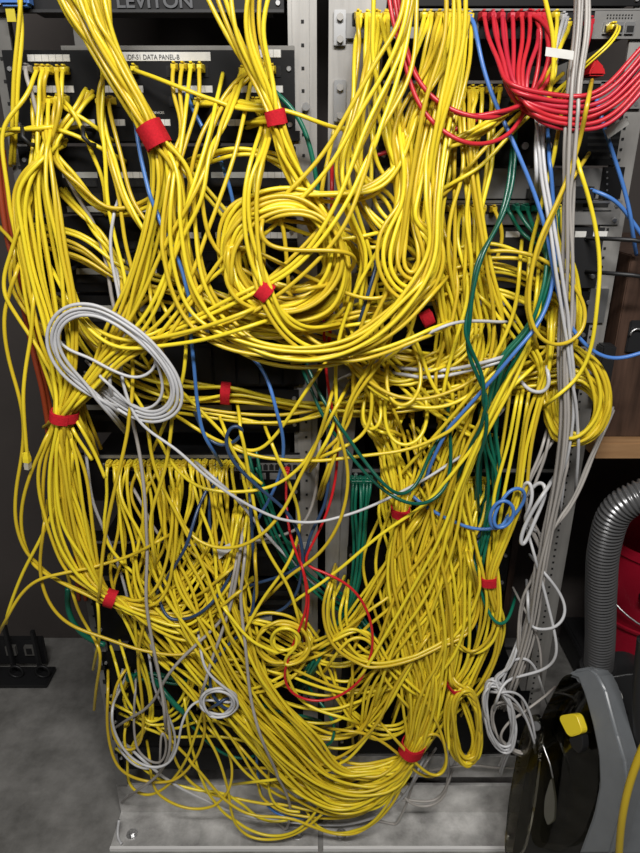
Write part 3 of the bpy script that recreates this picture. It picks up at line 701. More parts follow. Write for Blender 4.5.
C(1, 'R', '374,-20/10 373,30 372,60 380,90 388,125 392,160/10 397,215 380,270 360,320/9', j=0, d=11)
C(3, 'R', '440,-20~464,-20/12 437,35~462,40 420,95~450,100/13 408,150~437,150/13 400,210~432,220/13 385,265~432,260 355,320~438,310/13 320,360~430,340/13 280,366~400,365', j=2)
C(2, 'R', '452,-20~466,-20/13 456,40~465,35 440,90~448,110/13 428,170~432,170 432,240~436,240/12 438,290~440,300/11 450,350/8', j=2)
C(2, 'R', '400,-20~414,-20/12 398,20~408,20 372,60~395,60/13 345,108~365,115/13 318,150~330,170/13 280,195~290,215/13 230,240~245,255/13 195,300~190,290/13 160,350~150,340/12', j=2)
C(3, 'R', 'p376,18~388,18 385,45~395,60/7 393,90~402,100/8 398,140~408,145/9 420,160~430,150/9 455,140~460,150 480,125~485,135/8 510,110~520,95/7 540,100~535,90/5')
C(3, 'R', '350,150~355,140/8 355,180~362,170/9 380,200~392,190/9 395,225~405,215 375,250~390,250/9 350,240~355,235 320,215~320,225/9 270,210~270,220/9', j=2)
C(3, 'R', '372,130~385,120/8 375,165~388,160 395,188~405,180/9 420,160~425,150 450,145~460,135/7 490,130~500,118', j=3)
G('R2', 'yellow cable dropping from the plug row beside the blue plug, behind the scarlet loops', 'yellow cables behind the scarlet loops')
C(10, 'R2', 'p440,91~502,91 442,125~500,125/4 445,165~498,160/6 436,210~490,210/7 438,255~488,250/8 445,300~490,300/7 450,340~500,340/6 440,385~490,380/5', mix=.15)
C(5, 'R2', 'p450,93~478,93 458,120~474,120/5 462,165~478,160/7 465,215~485,215/8 470,270~500,270/9 480,330~515,330/8 465,385~505,385/9 445,440~485,450/9 420,500~450,510/9 400,560~430,570/9', mix=.2)
C(3, 'R2', '416,205~420,215/6 440,190~450,190/7 480,165~480,155/8 520,130~515,120/7 560,90~545,85/5', j=2)
G('R3', 'yellow cable hanging from the plug row above the black finger duct', 'yellow cables of the middle right plug row')
C(12, 'R3', 'p402,209~498,209 408,235~496,235/4 425,280~492,275/5 432,320~488,320/6 430,360~480,365/7 450,400~478,400/7 425,450~470,455/8 400,505~450,520/8 385,570~430,580/9 400,640~430,650/10 420,700*8/11', mix=.25)
C(4, 'R3', 'p550,209~566,209 552,232~564,232/4 560,255~570,250/5 572,290~580,285/6 572,330~580,330/7 560,370~570,360/7', mix=.1, j=1.5)
C(3, 'R3', 'p425,211~470,211 440,240~465,235/5 452,290~475,290/8 440,340~465,335/9 430,370~450,380/9 440,410/8', mix=.2)
G('U', 'yellow cable in the small hanging teardrop coil between the two racks', 'turns of the small teardrop coil')
for k, (rx, ry) in enumerate(((7, 9), (13, 16), (20, 24), (26, 31), (32, 38))):
    C(1, 'U', f'{412-k*5},{150-k*8}/9 {408-k*1},200/12 {410-rx*.85:.0f},{262-ry:.0f}/13 {408-rx},{270-ry*.2:.0f}/14 {412-rx*.5:.0f},{270+ry*.75:.0f} {412+rx*.3:.0f},{272+ry*.8:.0f}/14 {412+rx},{262}/14 {412+rx*.7:.0f},{250-ry*.6:.0f} 413,225/13 {415+k*3},170/12 {425+k*6},110/9', j=.8)
G('W', 'yellow cable in the thick sideways bundle that rounds the edge of the right rack', 'yellow cables of the thick sideways bundle')
C(12, 'W', '380,262~375,315/4 430,255~430,305/4.5 485,247~480,300/5 530,256~518,305/6 572,290~545,322/7 583,325~552,338/8 572,360~548,352/8 540,382~530,362/7 490,392~490,370/6 440,398~440,378/5', mix=.2)
C(4, 'W', '478,290~485,275/7 500,325~508,300/8 520,350~525,330/9 540,365~540,355/9 545,400~540,385', mix=.1)
G('X', 'yellow cable in the fat coil bulging past the edge of the right rack', 'turns of the fat coil past the rack edge')
C(13, 'X', '430,392~430,352/4 490,398~490,352/5 540,392~545,344/7 580,385~590,352/9 596,400~611,385/10 596,428~606,424/10 578,438~588,444/10 562,432~560,446/9 556,408~545,415/7 560,385~550,380/6', mix=.12, j=1.5)
C(4, 'X', '545,340~550,330/8 575,360~585,350/10 590,385~605,378/11 592,418~604,415/11 575,440~580,442/11 552,425~556,440/9 550,400~545,390/8', mix=.1, j=1.5)
G('Y', 'single yellow cable making one big open ring before the grey cords')
C(1, 'Y', '485,252/9 510,250 545,260 572,283 586,308 583,333 563,346 542,342 530,320 529,290 538,243 556,205 572,168 580,140/12 588,100', j=0, d=15)
G('Y2', 'yellow cable running down past the black finger duct tags to the fat coil')
C(1, 'Y2', '577,162/12 588,195 597,235 600,270 597,305 592,345 582,372 570,385/13 552,400', j=0, d=14)
G('Y3', 'yellow cable rising from behind the scarlet loops past the paper flag', 'yellow cables near the paper flag')
C(1, 'Y3', 'p554,17 556,35/5 552,60 560,70/8 552,85 535,100 510,110/7', j=0)
C(1, 'Y3', '541,-20/9 546,5 553,30 554,60 551,90/9 545,110', j=0, d=9)
C(1, 'Y3', 'p566,26 562,42/5 553,65 545,85 530,92/5', j=0)
C(1, 'Y3', '558,132/9 553,160 545,190 538,220 530,250/7 528,290', j=0, d=9)
C(1, 'Y3', '578,170/12 568,185 555,210 545,235/12 530,275 525,300 535,340', j=0, d=12)
G('F', 'thin yellow fibre lead curving from the small metal cages', 'fibre leads at the metal cages')
C(2, 'F', 'p609,29~612,29 617,24/4 621,24 618,33 607,47 588,62 572,75~574,78 562,95/5', j=.4, r=.0017)
# ---- yellow, right rack: lower fall
G('Z', 'yellow cable in the dense fall below the long plug row of the right rack', 'yellow cables of the dense lower fall')
C(20, 'Z', 'p378,481~490,481 376,510~488,510/4 362,560~480,560/6 362,610~472,610/8 385,660~462,655/10 405,710~445,705/11 413,748*9/12 396,785~392,765/12 340,815~345,785/12 280,780~290,750/11 235,720~245,700/10', mix=.35, j=3.5)
C(12, 'Z', 'p380,480~488,480 385,505~490,515/5 400,550~484,560/8 382,600~470,610/10 355,640~440,655/11 340,680~415,690/10 345,720~395,720/9', mix=.4, j=4)
C(10, 'Z', '375,450~470,440/6 405,490~480,480/8 425,540~490,540/10 440,600~492,600/11 448,660~478,660/11 452,686*5/11', mix=.3, j=3)
C(9, 'Z', '545,300~540,280/9 535,345~530,330/10 505,385~515,370/11 478,430~495,420/12 455,480~475,470/12 430,540~460,530/12 400,590~440,590/12 370,640~420,650/12 340,690~400,700/11', mix=.25, j=3)
C(4, 'Z', '548,320~555,320/10 545,370~550,365 530,410~540,410/11 520,450~532,450 512,500~528,495/11 495,540~512,540/11 490,582*3/11 495,620~500,620 492,660~500,650/10 470,700~480,690/9', mix=.1, j=1.5)
C(6, 'Z', '505,395~530,400/9 500,440~524,445/9 492,500~512,500/10 488,545~500,545/10 489,581*4/10 484,620~506,625/10 470,660~498,655/10 450,695~480,690/10 425,730~450,720/10 405,760~420,760/10', mix=.2, j=2)
C(5, 'Z', 'p366,414~420,414 368,435~425,432/5 385,470~420,465/7 400,512*6/9 388,560~410,560/10 395,620~425,620/11 415,690*9/12 413,748*7/12 385,795~385,780/12 330,810~335,790/12 285,790~290,765', mix=.2)
C(6, 'Z', 'p366,414~462,414 362,430~460,430/4 368,446~452,455/6 395,475~440,480/7 400,512*6/8 400,570*13/9 420,640*14/10 425,700*10/11 413,748*7/11', mix=.3)
G('Z1', 'yellow cable making a short hanging U under the far wall of loops at mid rack', 'short hanging yellow U loops')
C(1, 'Z1', '365,400/8 361,420 370,434 380,428 382,410 378,395/7', j=0, d=11)
C(1, 'Z1', '388,385/8 384,410 390,440 405,448 420,440 428,420 425,395/8', j=0, d=12)
C(1, 'Z1', '388,365/9 386,390 393,405 405,408 418,396 422,370 415,350/8', j=0, d=14)
C(1, 'Z1', '395,300/9 420,350 428,375 440,398 458,405 480,395 495,370/9', j=0, d=11)
C(1, 'Z1', '345,350/10 362,375 390,395 420,400 455,390 480,375 500,350/9', j=0, d=13)
C(1, 'Z1', '350,365/10 372,390 400,404 440,408 470,395 505,360/9', j=0, d=12)
C(2, 'Z1', '325,480/10 332,440~340,440 352,400 380,350~385,355/12 400,310 440,300~445,290/8', j=2, d=11)
C(1, 'Z1', '296,600/11 330,577 380,535 430,500 455,470 478,440/12 500,400 530,370/11', j=0, d=14)
C(1, 'Z1', '400,475/8 440,430 470,395/12 490,365 515,310 520,260/9', j=0, d=13)
C(4, 'Z1', '340,360~350,350/8 372,380~375,368/8 402,388~405,375 440,375~438,362/8 470,355~465,340/7 485,320~482,310/6', j=2)
C(3, 'Z1', '365,345~372,340/7 385,365~395,355 405,395~415,385/8 440,420~450,410/8 470,440~485,430', j=2)
C(2, 'Z1', '495,560/9 500,600 490,640~494,640/12 470,655 455,640/11', j=2, d=11)
G('J', 'yellow cable of the slim hanging coil tied with a thin red tie', 'turns of the slim hanging coil')
coil(4, 3, 'J', 466, 726, 13, 40, 13, -3, j=4, tail0='470,600/9 452,660/11 452,686', start=-90, dd=.8, r=R0)
C(2, 'J', '452,688/12 445,710~448,715 450,745 462,765~465,770 472,745~476,750/13 465,705 455,690', j=1)
C(1, 'J', '456,690/13 448,720 449,745 449,750', j=0, d=14.5, endplug=True)
C(1, 'J', '460,790/9 430,770', j=0) if False else None
# ---- red and scarlet
G('red1', 'thick scarlet cable sweeping in a broad arc towards the frame edge over the server', 'scarlet cables in the broad arc')
for k in range(7):
    t = k/6; up = [482, 491, 500, 510, 519, 527, 536][k]
    C(1, 'red1', f'p{up},17 {up+2+4*(1-t):.0f},40/6 {500+28*t:.0f},{66-2*t:.0f}/9 {506+19*t:.0f},{84+12*t:.0f}/11 {517+12*t:.0f},{92+23*t:.0f}/12 {545+4*t:.0f},{94+32*t:.0f} {575},{96+35*t:.0f} {603},{88+40*t:.0f}/12 {628},{66+40*t:.0f} {652},{36+44*t:.0f}/11', 'red', j=1.5)
C(2, 'red1', 'p487,18~505,18 498,50~510,50/5 505,90~515,85/8 530,118~535,112/9 560,126~565,118/10 600,118~600,112/10 628,90~625,80/10 650,60~648,55', 'red', j=1)
G('red2', 'scarlet cable looping back from its plug and rising past the yellow top row', 'scarlet cables looping back upward')
C(1, 'red2', 'p541,17 549,38/6 549,65 538,88 520,105 498,116 478,118 455,112 432,98 414,75 402,40 395,0 391,-20/9', 'red', j=0, d=13)
C(1, 'red2', 'p530,17 546,24/5 554,45 551,75 538,95 515,108 490,116 468,117 448,110 425,92 408,55 399,10 396,-20/9', 'red', j=0, d=12)
C(1, 'red2', 'p534,18 540,45/5 536,80 523,115 510,135 488,144 465,144 445,133 425,115 412,90 402,50 391,15 388,-20/9', 'red', j=0, d=13)
G('red3', 'short red cable passing sideways behind the yellow fall', 'red cables behind the yellow fall')
C(1, 'red3', '365,160/5 385,152 405,148 440,135 465,125/5', 'red', j=0, d=5)
C(1, 'red3', '332,180/5 332,215 331,245 333,290/5 328,350', 'scarlet', j=0, d=5)
C(1, 'red3', 'p588,24 588,40/4 584,55/5', 'red', j=0)
G('red4', 'slim red cable running down the post and into a hanging loop', 'slim red cables crossing before the post')
C(1, 'red4', '324,330/6 326,370 332,410 337,440 336,475 328,510 312,545 302,565 325,572 352,588 368,612 373,640 368,665 352,688 330,700 305,700 288,690 284,672 295,640 307,605 305,580 302,565/12', 'scarlet', j=0, d=13, r=.0027)
C(1, 'red4', 'p287,470 286,500/5 290,535/9 302,567 309,595 306,625/12', 'scarlet', j=0, d=10, r=.0027)
# ---- blue
G('blue1', 'blue cable threading down from the large red wrap past the grey blank panel')
C(1, 'blue1', '135,120/8 139,148 148,188 160,222 178,258 188,290 190,325 194,365 197,400 202,430 213,450/9', 'blue', j=0, d=13)
G('blue2', 'blue cable from the blue plug beside the yellow row, ending at the cabinet')
C(1, 'blue2', 'p468,19 477,38/5 482,65 494,100/7 510,135 520,158 535,195 547,235 556,285/12 566,318 588,348 612,360 650,350', 'blue', j=0, d=13)
G('blue3', 'blue cable slanting away from the grey cords toward the green tangle')
C(1, 'blue3', '549,150/8 553,200 556,255 549,300 538,325 515,352 485,388 452,425 436,452 425,480/9', 'blue', j=0, d=15)
G('blue4', 'short blue cable hanging over the server vents with a paper flag')
C(1, 'blue4', '600,112/3 605,130 615,160 626,195 633,235/4', 'blue', j=0, d=4)
G('blue5', 'blue cable arching from the plain grey drawer to the frame edge')
C(1, 'blue5', '600,193/4 612,197 625,210 645,240/4', 'blue', j=0, d=5)
G('blue6', 'light blue cable tied in a knotted loop below the green tangle')
C(1, 'blue6', '412,495/9 425,507 450,520 478,530 500,527 515,514 527,498 524,487 512,486 502,500 492,518 492,530/15 504,530 516,515 512,500/15 498,498 490,512 488,525 498,533 505,522', 'blue', j=0, d=14)
G('blue7', 'blue cable dropping beside the label strips above the wide coil')
C(1, 'blue7', 'p189,96 196,115/4 212,145 222,162 231,192/5 240,240', 'blue', j=0, d=5)
G('blue8', 'blue cable hanging before the grey blank panel')
C(1, 'blue8', '225,335/6 240,348 258,362 269,382 276,410 283,435 283,460 275,488 262,512/6', 'blue', j=0, d=12)
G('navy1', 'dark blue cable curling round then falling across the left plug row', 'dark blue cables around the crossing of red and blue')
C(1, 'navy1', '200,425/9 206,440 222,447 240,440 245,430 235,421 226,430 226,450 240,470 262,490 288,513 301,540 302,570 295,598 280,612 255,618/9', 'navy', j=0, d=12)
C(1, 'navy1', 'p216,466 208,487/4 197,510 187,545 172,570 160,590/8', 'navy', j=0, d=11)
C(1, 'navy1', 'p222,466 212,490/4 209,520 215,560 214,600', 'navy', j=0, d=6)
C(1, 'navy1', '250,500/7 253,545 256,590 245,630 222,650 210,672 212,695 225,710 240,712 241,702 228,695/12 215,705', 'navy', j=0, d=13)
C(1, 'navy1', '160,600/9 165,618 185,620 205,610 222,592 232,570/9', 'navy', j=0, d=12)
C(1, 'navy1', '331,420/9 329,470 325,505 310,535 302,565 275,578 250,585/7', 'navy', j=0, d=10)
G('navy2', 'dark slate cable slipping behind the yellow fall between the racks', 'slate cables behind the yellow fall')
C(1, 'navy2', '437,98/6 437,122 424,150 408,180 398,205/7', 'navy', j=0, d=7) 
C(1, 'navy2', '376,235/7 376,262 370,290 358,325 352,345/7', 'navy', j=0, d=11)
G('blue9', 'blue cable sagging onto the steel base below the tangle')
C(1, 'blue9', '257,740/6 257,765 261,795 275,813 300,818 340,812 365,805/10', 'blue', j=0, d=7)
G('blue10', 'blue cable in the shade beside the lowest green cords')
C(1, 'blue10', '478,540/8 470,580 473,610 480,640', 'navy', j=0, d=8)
# ---- green
G('gr1', 'dark green twisted cable falling beside the thick sideways bundle', 'dark green cables beside the sideways bundle')
C(1, 'gr1', '515,140/5 513,180 500,222 484,250/12 474,285 469,320/14 467,345 474,370 485,390 484,420/14 470,450 455,480/9', 'dgreen', j=0, d=14)
C(1, 'gr1', '512,150/5 509,185 497,228 476,262/12 472,300 464,330/14 471,352 482,372 484,400 487,430/14 478,460 478,500/9', 'dgreen', j=0, d=14)
G('gr2', 'green cable slanting down through the middle of the right rack', 'green cables slanting through the right rack')
C(6, 'gr2', 'p500,208~560,208 520,228~560,228/4 545,250~556,248/8 540,300~550,290/11 520,330~538,325/11 498,360~515,355/11 488,400~500,395/10 480,430~495,440/8 488,480~500,470/8 485,520~500,520/8 480,560', 'green', mix=.3, j=3)
G('gr3', 'green cable falling straight from the green plugs at the start of the row', 'green cables under the green plugs')
C(7, 'gr3', 'p351,479~372,479 352,505~369,505/4 354,545~366,545/5 352,580~362,575/6 345,610~352,605/7 325,640~335,630/7 310,670', 'green', mix=.2, j=1)
G('gr4', 'dark green cable slung in a deep U across the strapped yellow fall', 'dark green cables slung in a deep U')
C(1, 'gr4', '305,360/6 320,395/9 340,425 365,462 392,492 405,496 420,480 429,455 445,430/9', 'dgreen', j=0, d=15)
C(1, 'gr4', '305,375/6 325,420/9 348,452 375,483 405,503 430,503 447,485 451,455 449,420/9', 'dgreen', j=0, d=15)
G('gr5', 'green cable curving behind the crossing of the red and blue cords', 'green cables behind the crossing')
C(6, 'gr5', '240,470~262,465/2.5 258,500~270,495/3.5 268,540~285,530/4 290,575~310,565/5 325,605~340,590/6 350,620~360,610/6 375,650~380,640', 'green', j=2)
G('gr6', 'green cable lying sideways in the lower left rack', 'green cables low in the left rack')
C(5, 'gr6', 'p130,676~150,676 118,668~150,668/3 140,680~160,672/4 170,685~185,678/4 210,688~215,680/5 240,715~250,700/6 300,730~300,710', 'green', j=2)
C(1, 'gr6', '68,588/2 67,605 74,625 90,640 105,645/1', 'green', j=0, d=2, r=.006)
C(1, 'gr6', '163,690/7 172,702 182,710', 'green', j=0, d=8, r=.006)
C(1, 'gr6', '185,718/5 205,740 230,757 258,756 262,740/6', 'green', j=0, d=6)
C(1, 'gr6', '318,700/6 332,718 335,735 325,748 305,748', 'green', j=0, d=10)
G('gr7', 'green cable ending in a short hook below the lowest side wrap')
C(1, 'gr7', '474,560/9 482,595 490,618 500,628 508,622 511,612/10', 'green', j=0, d=13)
G('gr8', 'green cable passing behind the upper middle red wrap')
C(1, 'gr8', '275,92/2.5 290,105 303,125 311,150 318,190/4 322,230', 'green', j=0, d=4, r=.004)
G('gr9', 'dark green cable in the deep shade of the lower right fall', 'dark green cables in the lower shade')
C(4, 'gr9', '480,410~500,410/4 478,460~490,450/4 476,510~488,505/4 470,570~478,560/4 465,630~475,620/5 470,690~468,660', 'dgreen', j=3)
# ---- white and grey
G('wh1', 'white cable wound in the long tilted oval coil left of the grey panel', 'turns of the tilted white coil')
for k in range(4):
    o = k*3.2-5
    C(1, 'wh1', f'{112+k},{418-k*4}/12 {90-o*.3:.0f},{392+o*.6:.0f} {60-o:.0f},{366+o*.3:.0f}/14 {51-o:.0f},{335} {64-o*.5:.0f},{314-o:.0f}/15 {90},{308-o:.0f} {128+o*.4:.0f},{326-o*.7:.0f}/15 {160+o*.7:.0f},{355-o*.5:.0f} {177+o:.0f},{386}/15 {175+o:.0f},{408+o*.5:.0f} {158+o*.2:.0f},{418+o:.0f}/14 {130},{412+o:.0f} {100},{388+o*.8:.0f}', 'white', j=1, r=.0029)
C(1, 'wh1', '56,336/13 64,350 85,355 112,370/13 140,380 160,362 150,350', 'white', j=0, d=13, r=.0027)
C(1, 'wh1', '150,345/13 160,370 164,395 158,405 140,412/12 120,395 100,375', 'white', j=0, d=13, r=.0027)
G('wh2', 'white-grey cable running down through the white coil to the tangle', 'white-grey cables through the white coil')
C(1, 'wh2', 'p29,70 32,90/4 40,122 52,150 68,180/3 84,208 97,232 106,260/4 112,300 120,330 122,355 121,372 130,410 139,450 145,500 147,560 146,600/12 152,640 162,690 165,720', 'grey', j=0, d=13)
C(1, 'wh2', '116,210/6 110,235 112,265 118,290 122,330 120,362 126,395 145,428 175,448 210,480 248,505 280,519 310,523 345,516 385,500 440,470 475,445 495,420/8', 'white', j=0, d=14.5, r=.0028)
C(1, 'wh2', '118,275/6 123,305 125,335 112,360 108,380 112,395/11', 'white', j=0, d=12)
G('wh3', 'white cable slanting up between the racks over the yellow arcs')
C(1, 'wh3', '355,372/8 385,358 415,342 445,325 470,321 500,322/9', 'white', j=0, d=16, r=.0028)
G('wh4', 'white cable half hidden behind the mid rack yellow arcs', 'half hidden white cables')
C(2, 'wh4', '395,365~400,375/8 430,368~435,380 460,366~470,372/9 500,360', 'white', j=1, d=12)
C(1, 'wh4', '512,365/7 522,385 535,395 550,392 548,370', 'white', j=0, d=12)
C(1, 'wh4', '525,345/9 505,385 480,425 470,445/9', 'white', j=0, d=13)
C(1, 'wh4', '210,475/9 238,500 262,530/5 290,560 320,590/5', 'white', j=0, d=8)
C(1, 'wh4', '140,500/5 165,542 215,543 262,540 300,528 314,500 318,460', 'grey', j=0, d=3.5)
C(1, 'wh4', '88,470/4 92,500 104,530 120,570/4 128,600', 'white', j=0, d=4)
G('gy1', 'grey cord in the straight bundle hanging the height of the right rack', 'grey cords of the straight bundle')
C(6, 'gy1', '573,-20~590,-20/8 572,30~588,30/9 567,80~583,80/11 563,140~578,140/12 562,200~576,200/12 562,260~574,260/12 560,320~573,320/12 558,370~570,370/12 558,420~572,420/12 553,470~566,470/12 545,520~556,520/12 535,570~548,570/12 520,640~534,640/11 505,690~515,690/10', 'grey', mix=.15, j=1.2, r=.0029)
C(2, 'gy1', '533,110~545,130/7 540,170~545,170 547,215~552,215/11 555,265~562,265/13 562,320~568,320/13 570,370~575,370/13 580,420~572,420/12 583,450~560,460/11 583,467~553,520', 'white', j=1, r=.0029)
C(2, 'gy1', '604,425~606,430/8 590,460~592,458/8 573,500~570,505/9 553,530~550,535/10 535,560~540,570/11 530,620~528,620/11 515,670', 'grey', j=1.5, r=.0029)
C(3, 'gy1', '545,440~555,440/9 535,460~540,470/9 522,485~528,500/10 530,520~532,530/10 540,545~545,560 530,600~520,600/10 528,660~512,660/10', 'grey', j=2, r=.0029)
G('gy2', 'white cord bent into narrow loops over the grey bundle', 'white cords looped over the grey bundle')
C(1, 'gy2', '523,500/10 540,478 548,482 547,492 535,520 525,545 521,551 519,542 530,515 546,490', 'white', j=0, d=15, r=.0036)
C(1, 'gy2', '530,540/11 540,575 548,605 555,635 557,655 548,668 525,675 505,680/11 497,700', 'white', j=0, d=14, r=.003)
C(1, 'gy2', '542,570/11 558,590 566,605 566,617 557,628 540,630 530,627/11 528,600', 'white', j=0, d=14, r=.003)
C(1, 'gy2', '500,690/10 512,660 522,655 535,667 541,685/10', 'white', j=0, d=12, r=.003)
C(1, 'gy2', '522,605/10 535,630 541,655 541,668/11', 'grey', j=0, d=12, r=.0027)
C(1, 'gy2', '522,500/10 527,475 533,485 530,510 522,520 535,530/10', 'white', j=0, d=13)
G('gy3', 'white cord of the loose oval coil beside the clear vacuum window', 'turns of the loose white coil')
coil(3, 2.6, 'gy3', 499, 716, 13, 38, 11, -12, col='white', j=4, tail0='520,640/10 505,672', start=-90, r=.0028)
coil(1, 2.5, 'gy3', 512, 728, 17, 30, 10, -30, col='grey', j=3, r=.0028, tail1='540,700/9')
C(2, 'gy3', '496,690/12 520,690~512,700 532,715~525,722 538,740~534,748/11', 'white', j=1, r=.0028)
G('gy4', 'white cable in the small round coil low on the left rack', 'turns of the small round white coil')
coil(1, 3, 'gy4', 218, 703, 19, 15, 14, 0, col='white', j=2, tail0='200,640/11 205,670', tail1='195,700/12 182,722 178,745 168,765 150,768 128,755 114,730 112,708 120,690/5', r=.0028)
C(1, 'gy4', '118,688/4 112,712 116,742 130,762 150,770 168,762 176,740 168,715 155,690/8 150,660', 'white', j=0, d=9, r=.0028)
C(1, 'gy4', '135,690/6 134,730 140,755 160,765 167,745 162,728 160,760/10', 'grey', j=0, d=10, r=.0028)
G('gy5', 'tan-grey cord falling from the tangle across the steel base')
C(1, 'gy5', '245,555/9 241,600 246,650 251,700 262,740 278,775 290,805 288,825 276,856/3', 'grey', j=0, d=16)
G('gy6', 'grey cord slanting through the lower left tangle', 'grey cords in the lower left tangle')
C(1, 'gy6', '236,560/9 222,620 195,645 170,672 150,705 130,718/7', 'grey', j=0, d=13)
C(1, 'gy6', '242,540/9 232,600 212,660 203,690', 'grey', j=0, d=14)
C(1, 'gy6', '150,640/9 160,680 168,720 170,750 158,775 138,790/9', 'grey', j=0, d=13)
G('gy7', 'white cable trailing low across the steel base plate', 'white cables trailing across the steel base')
C(1, 'gy7', '138,755/9 170,782 205,800 240,815 290,822 350,824 385,812 405,795/6 418,770', 'white', j=0, d=6)
C(1, 'gy7', '119,820/5 117,832 119,845 124,858/9', 'white', j=0, d=4)
C(1, 'gy7', '405,797/5 415,806 432,806 444,795 449,775 448,760/5', 'grey', j=0, d=5)
C(1, 'gy7', '400,800/5 425,802 440,800 448,780/5', 'grey', j=0, d=4)
C(1, 'gy7', '425,765/5 412,785 408,800 398,822 385,845 375,858/3', 'grey', j=0, d=4)
C(1, 'gy7', '300,818/5 318,838 332,856/3', 'grey', j=0, d=4)
C(1, 'gy7', '448,768/3 470,765 500,768 535,768/2', 'grey', j=0, d=2)
G('gy8', 'grey-white cord hanging near the paper flag behind the scarlet loops', 'pale cords near the paper flag')
C(2, 'gy8', 'p560,18~564,22 558,45/5 552,75 545,100/6 537,130~542,140/7 538,180', 'white', j=1)
G('or', 'rusty orange cord down the outer edge of the left rack', 'rusty orange cords at the rack edge')
C(2, 'or', '2,150~-4,150/1 8,200~2,200 12,245/1 25,300/1 35,345 44,390/2 52,430 62,480~58,470 75,540 80,580/2', 'orange', j=1, r=.005, d=2)
# ------------------------------------------------------------------ let the cables settle against each other
def settle(iters=14):
    X = np.vstack([s['W'] for s in STR]); N = len(X)
    sid = np.concatenate([np.full(len(s['W']), i) for i, s in enumerate(STR)])
    pid = np.concatenate([np.arange(len(s['W'])) for s in STR])
    rad = np.array([s['r'] for s in STR])[sid]
    fix = np.zeros(N, bool); off = 0
    for s in STR:
        n = len(s['W'])
        if s['pA']: fix[off:off+3] = True
        if s['pB']: fix[off+n-3:off+n] = True
        off += n
    same = np.r_[sid[1:] == sid[:-1], False]
    CELL = 0.0078
    X0 = X.copy()
    for it in range(iters):
        c = np.floor(X/CELL).astype(np.int64)+4096
        key = (c[:, 0]*8192+c[:, 1])*8192+c[:, 2]
        o = np.argsort(key, kind='stable'); ks = key[o]
        disp = np.zeros_like(X); cnt = np.zeros(N)
        for dx in (-1, 0, 1):
            for dy in (-1, 0, 1):
                for dz in (-1, 0, 1):
                    q = key+((dx*8192+dy)*8192+dz)
                    a = np.searchsorted(ks, q, 'left'); b = np.searchsorted(ks, q, 'right'); m = b-a
                    I = np.repeat(np.arange(N), m)
                    if not len(I): continue
                    st = np.repeat(a-np.r_[0, np.cumsum(m)[:-1]], m)
                    J = o[st+np.arange(len(I))]
                    ok = (J > I) & ((sid[I] != sid[J]) | (np.abs(pid[I]-pid[J]) > 4)); I = I[ok]; J = J[ok]
                    v = X[I]-X[J]; dist = np.linalg.norm(v, axis=1); R = rad[I]+rad[J]+.0001
                    hit = dist < R; I = I[hit]; J = J[hit]; v = v[hit]; dist = dist[hit]; R = R[hit]
                    if not len(I): continue
                    v[:, 1] += np.where(v[:, 1] >= 0, 1, -1)*.0006
                    dn = np.linalg.norm(v, axis=1)[:, None]+1e-9
                    push = v/dn*((R-dist)*.5)[:, None]
                    push[:, 0] *= .45; push[:, 2] *= .45
                    for k in range(3):
                        disp[:, k] += np.bincount(I, push[:, k], N)-np.bincount(J, push[:, k], N)
                    cnt += np.bincount(I, minlength=N)+np.bincount(J, minlength=N)
        disp /= np.maximum(1, cnt*.55)[:, None]
        disp[fix] = 0; X += disp
        # stiffness
        for _ in range(2):
            inn = np.zeros(N, bool); inn[1:-1] = same[1:-1] & same[:-2]; inn &= ~fix
            idx = np.nonzero(inn)[0]
            Y = X.copy(); X[idx] = Y[idx]*.6+(Y[idx-1]+Y[idx+1])*.2
        if it < iters-3: X += (X0-X)*np.where(fix, 0, .02)[:, None]
        lim = -(rad+.0045); bad = (X[:, 1] > lim) & ~fix & (np.abs(X[:, 0]) < .53); X[bad, 1] = lim[bad]
        low = (X[:, 2] < rad+.009) & ~fix; X[low, 2] = (rad+.009)[low]
    off = 0
    for s in STR:
        n = len(s['W']); s['W'] = X[off:off+n]; off += n
settle()
# ------------------------------------------------------------------ cable meshes
def sweep(W, r, m, seg=8):
    n = len(W); T = np.gradient(W, axis=0); T /= np.linalg.norm(T, axis=1)[:, None]+1e-12
    up = np.array([0, 0, 1.0]) if abs(T[0][2]) < .9 else np.array([1.0, 0, 0])
    U = np.zeros_like(W)
    for i in range(n):
        up = up-T[i]*up.dot(T[i]); up = up/(np.linalg.norm(up)+1e-12); U[i] = up
    V = np.cross(T, U)
    a = np.arange(seg)*2*PI/seg
    vs = W[:, None]+(U[:, None]*np.cos(a)[None, :, None]+V[:, None]*np.sin(a)[None, :, None])*r
    vs = vs.reshape(-1, 3)
    i = np.arange(n-1)[:, None]*seg; k = np.arange(seg)[None]; k2 = (k+1) % seg
    f = np.stack([i+k, i+k2, i+seg+k2, i+seg+k], -1).reshape(-1, 4)
    me = bpy.data.meshes.new('jacket')
    nf = len(f); me.vertices.add(len(vs)); me.vertices.foreach_set('co', vs.ravel())
    loops = np.concatenate([f.ravel(), np.arange(seg)[::-1], np.arange(seg)+(n-1)*seg])
    me.loops.add(len(loops)); me.loops.foreach_set('vertex_index', loops.astype(np.int32))
    me.polygons.add(nf+2)
    me.polygons.foreach_set('loop_start', np.r_[np.arange(nf)*4, nf*4, nf*4+seg].astype(np.int32))
    me.update(calc_edges=True)
    me.polygons.foreach_set('use_smooth', [True]*(nf+2)); me.materials.append(MATS[m])
    return me
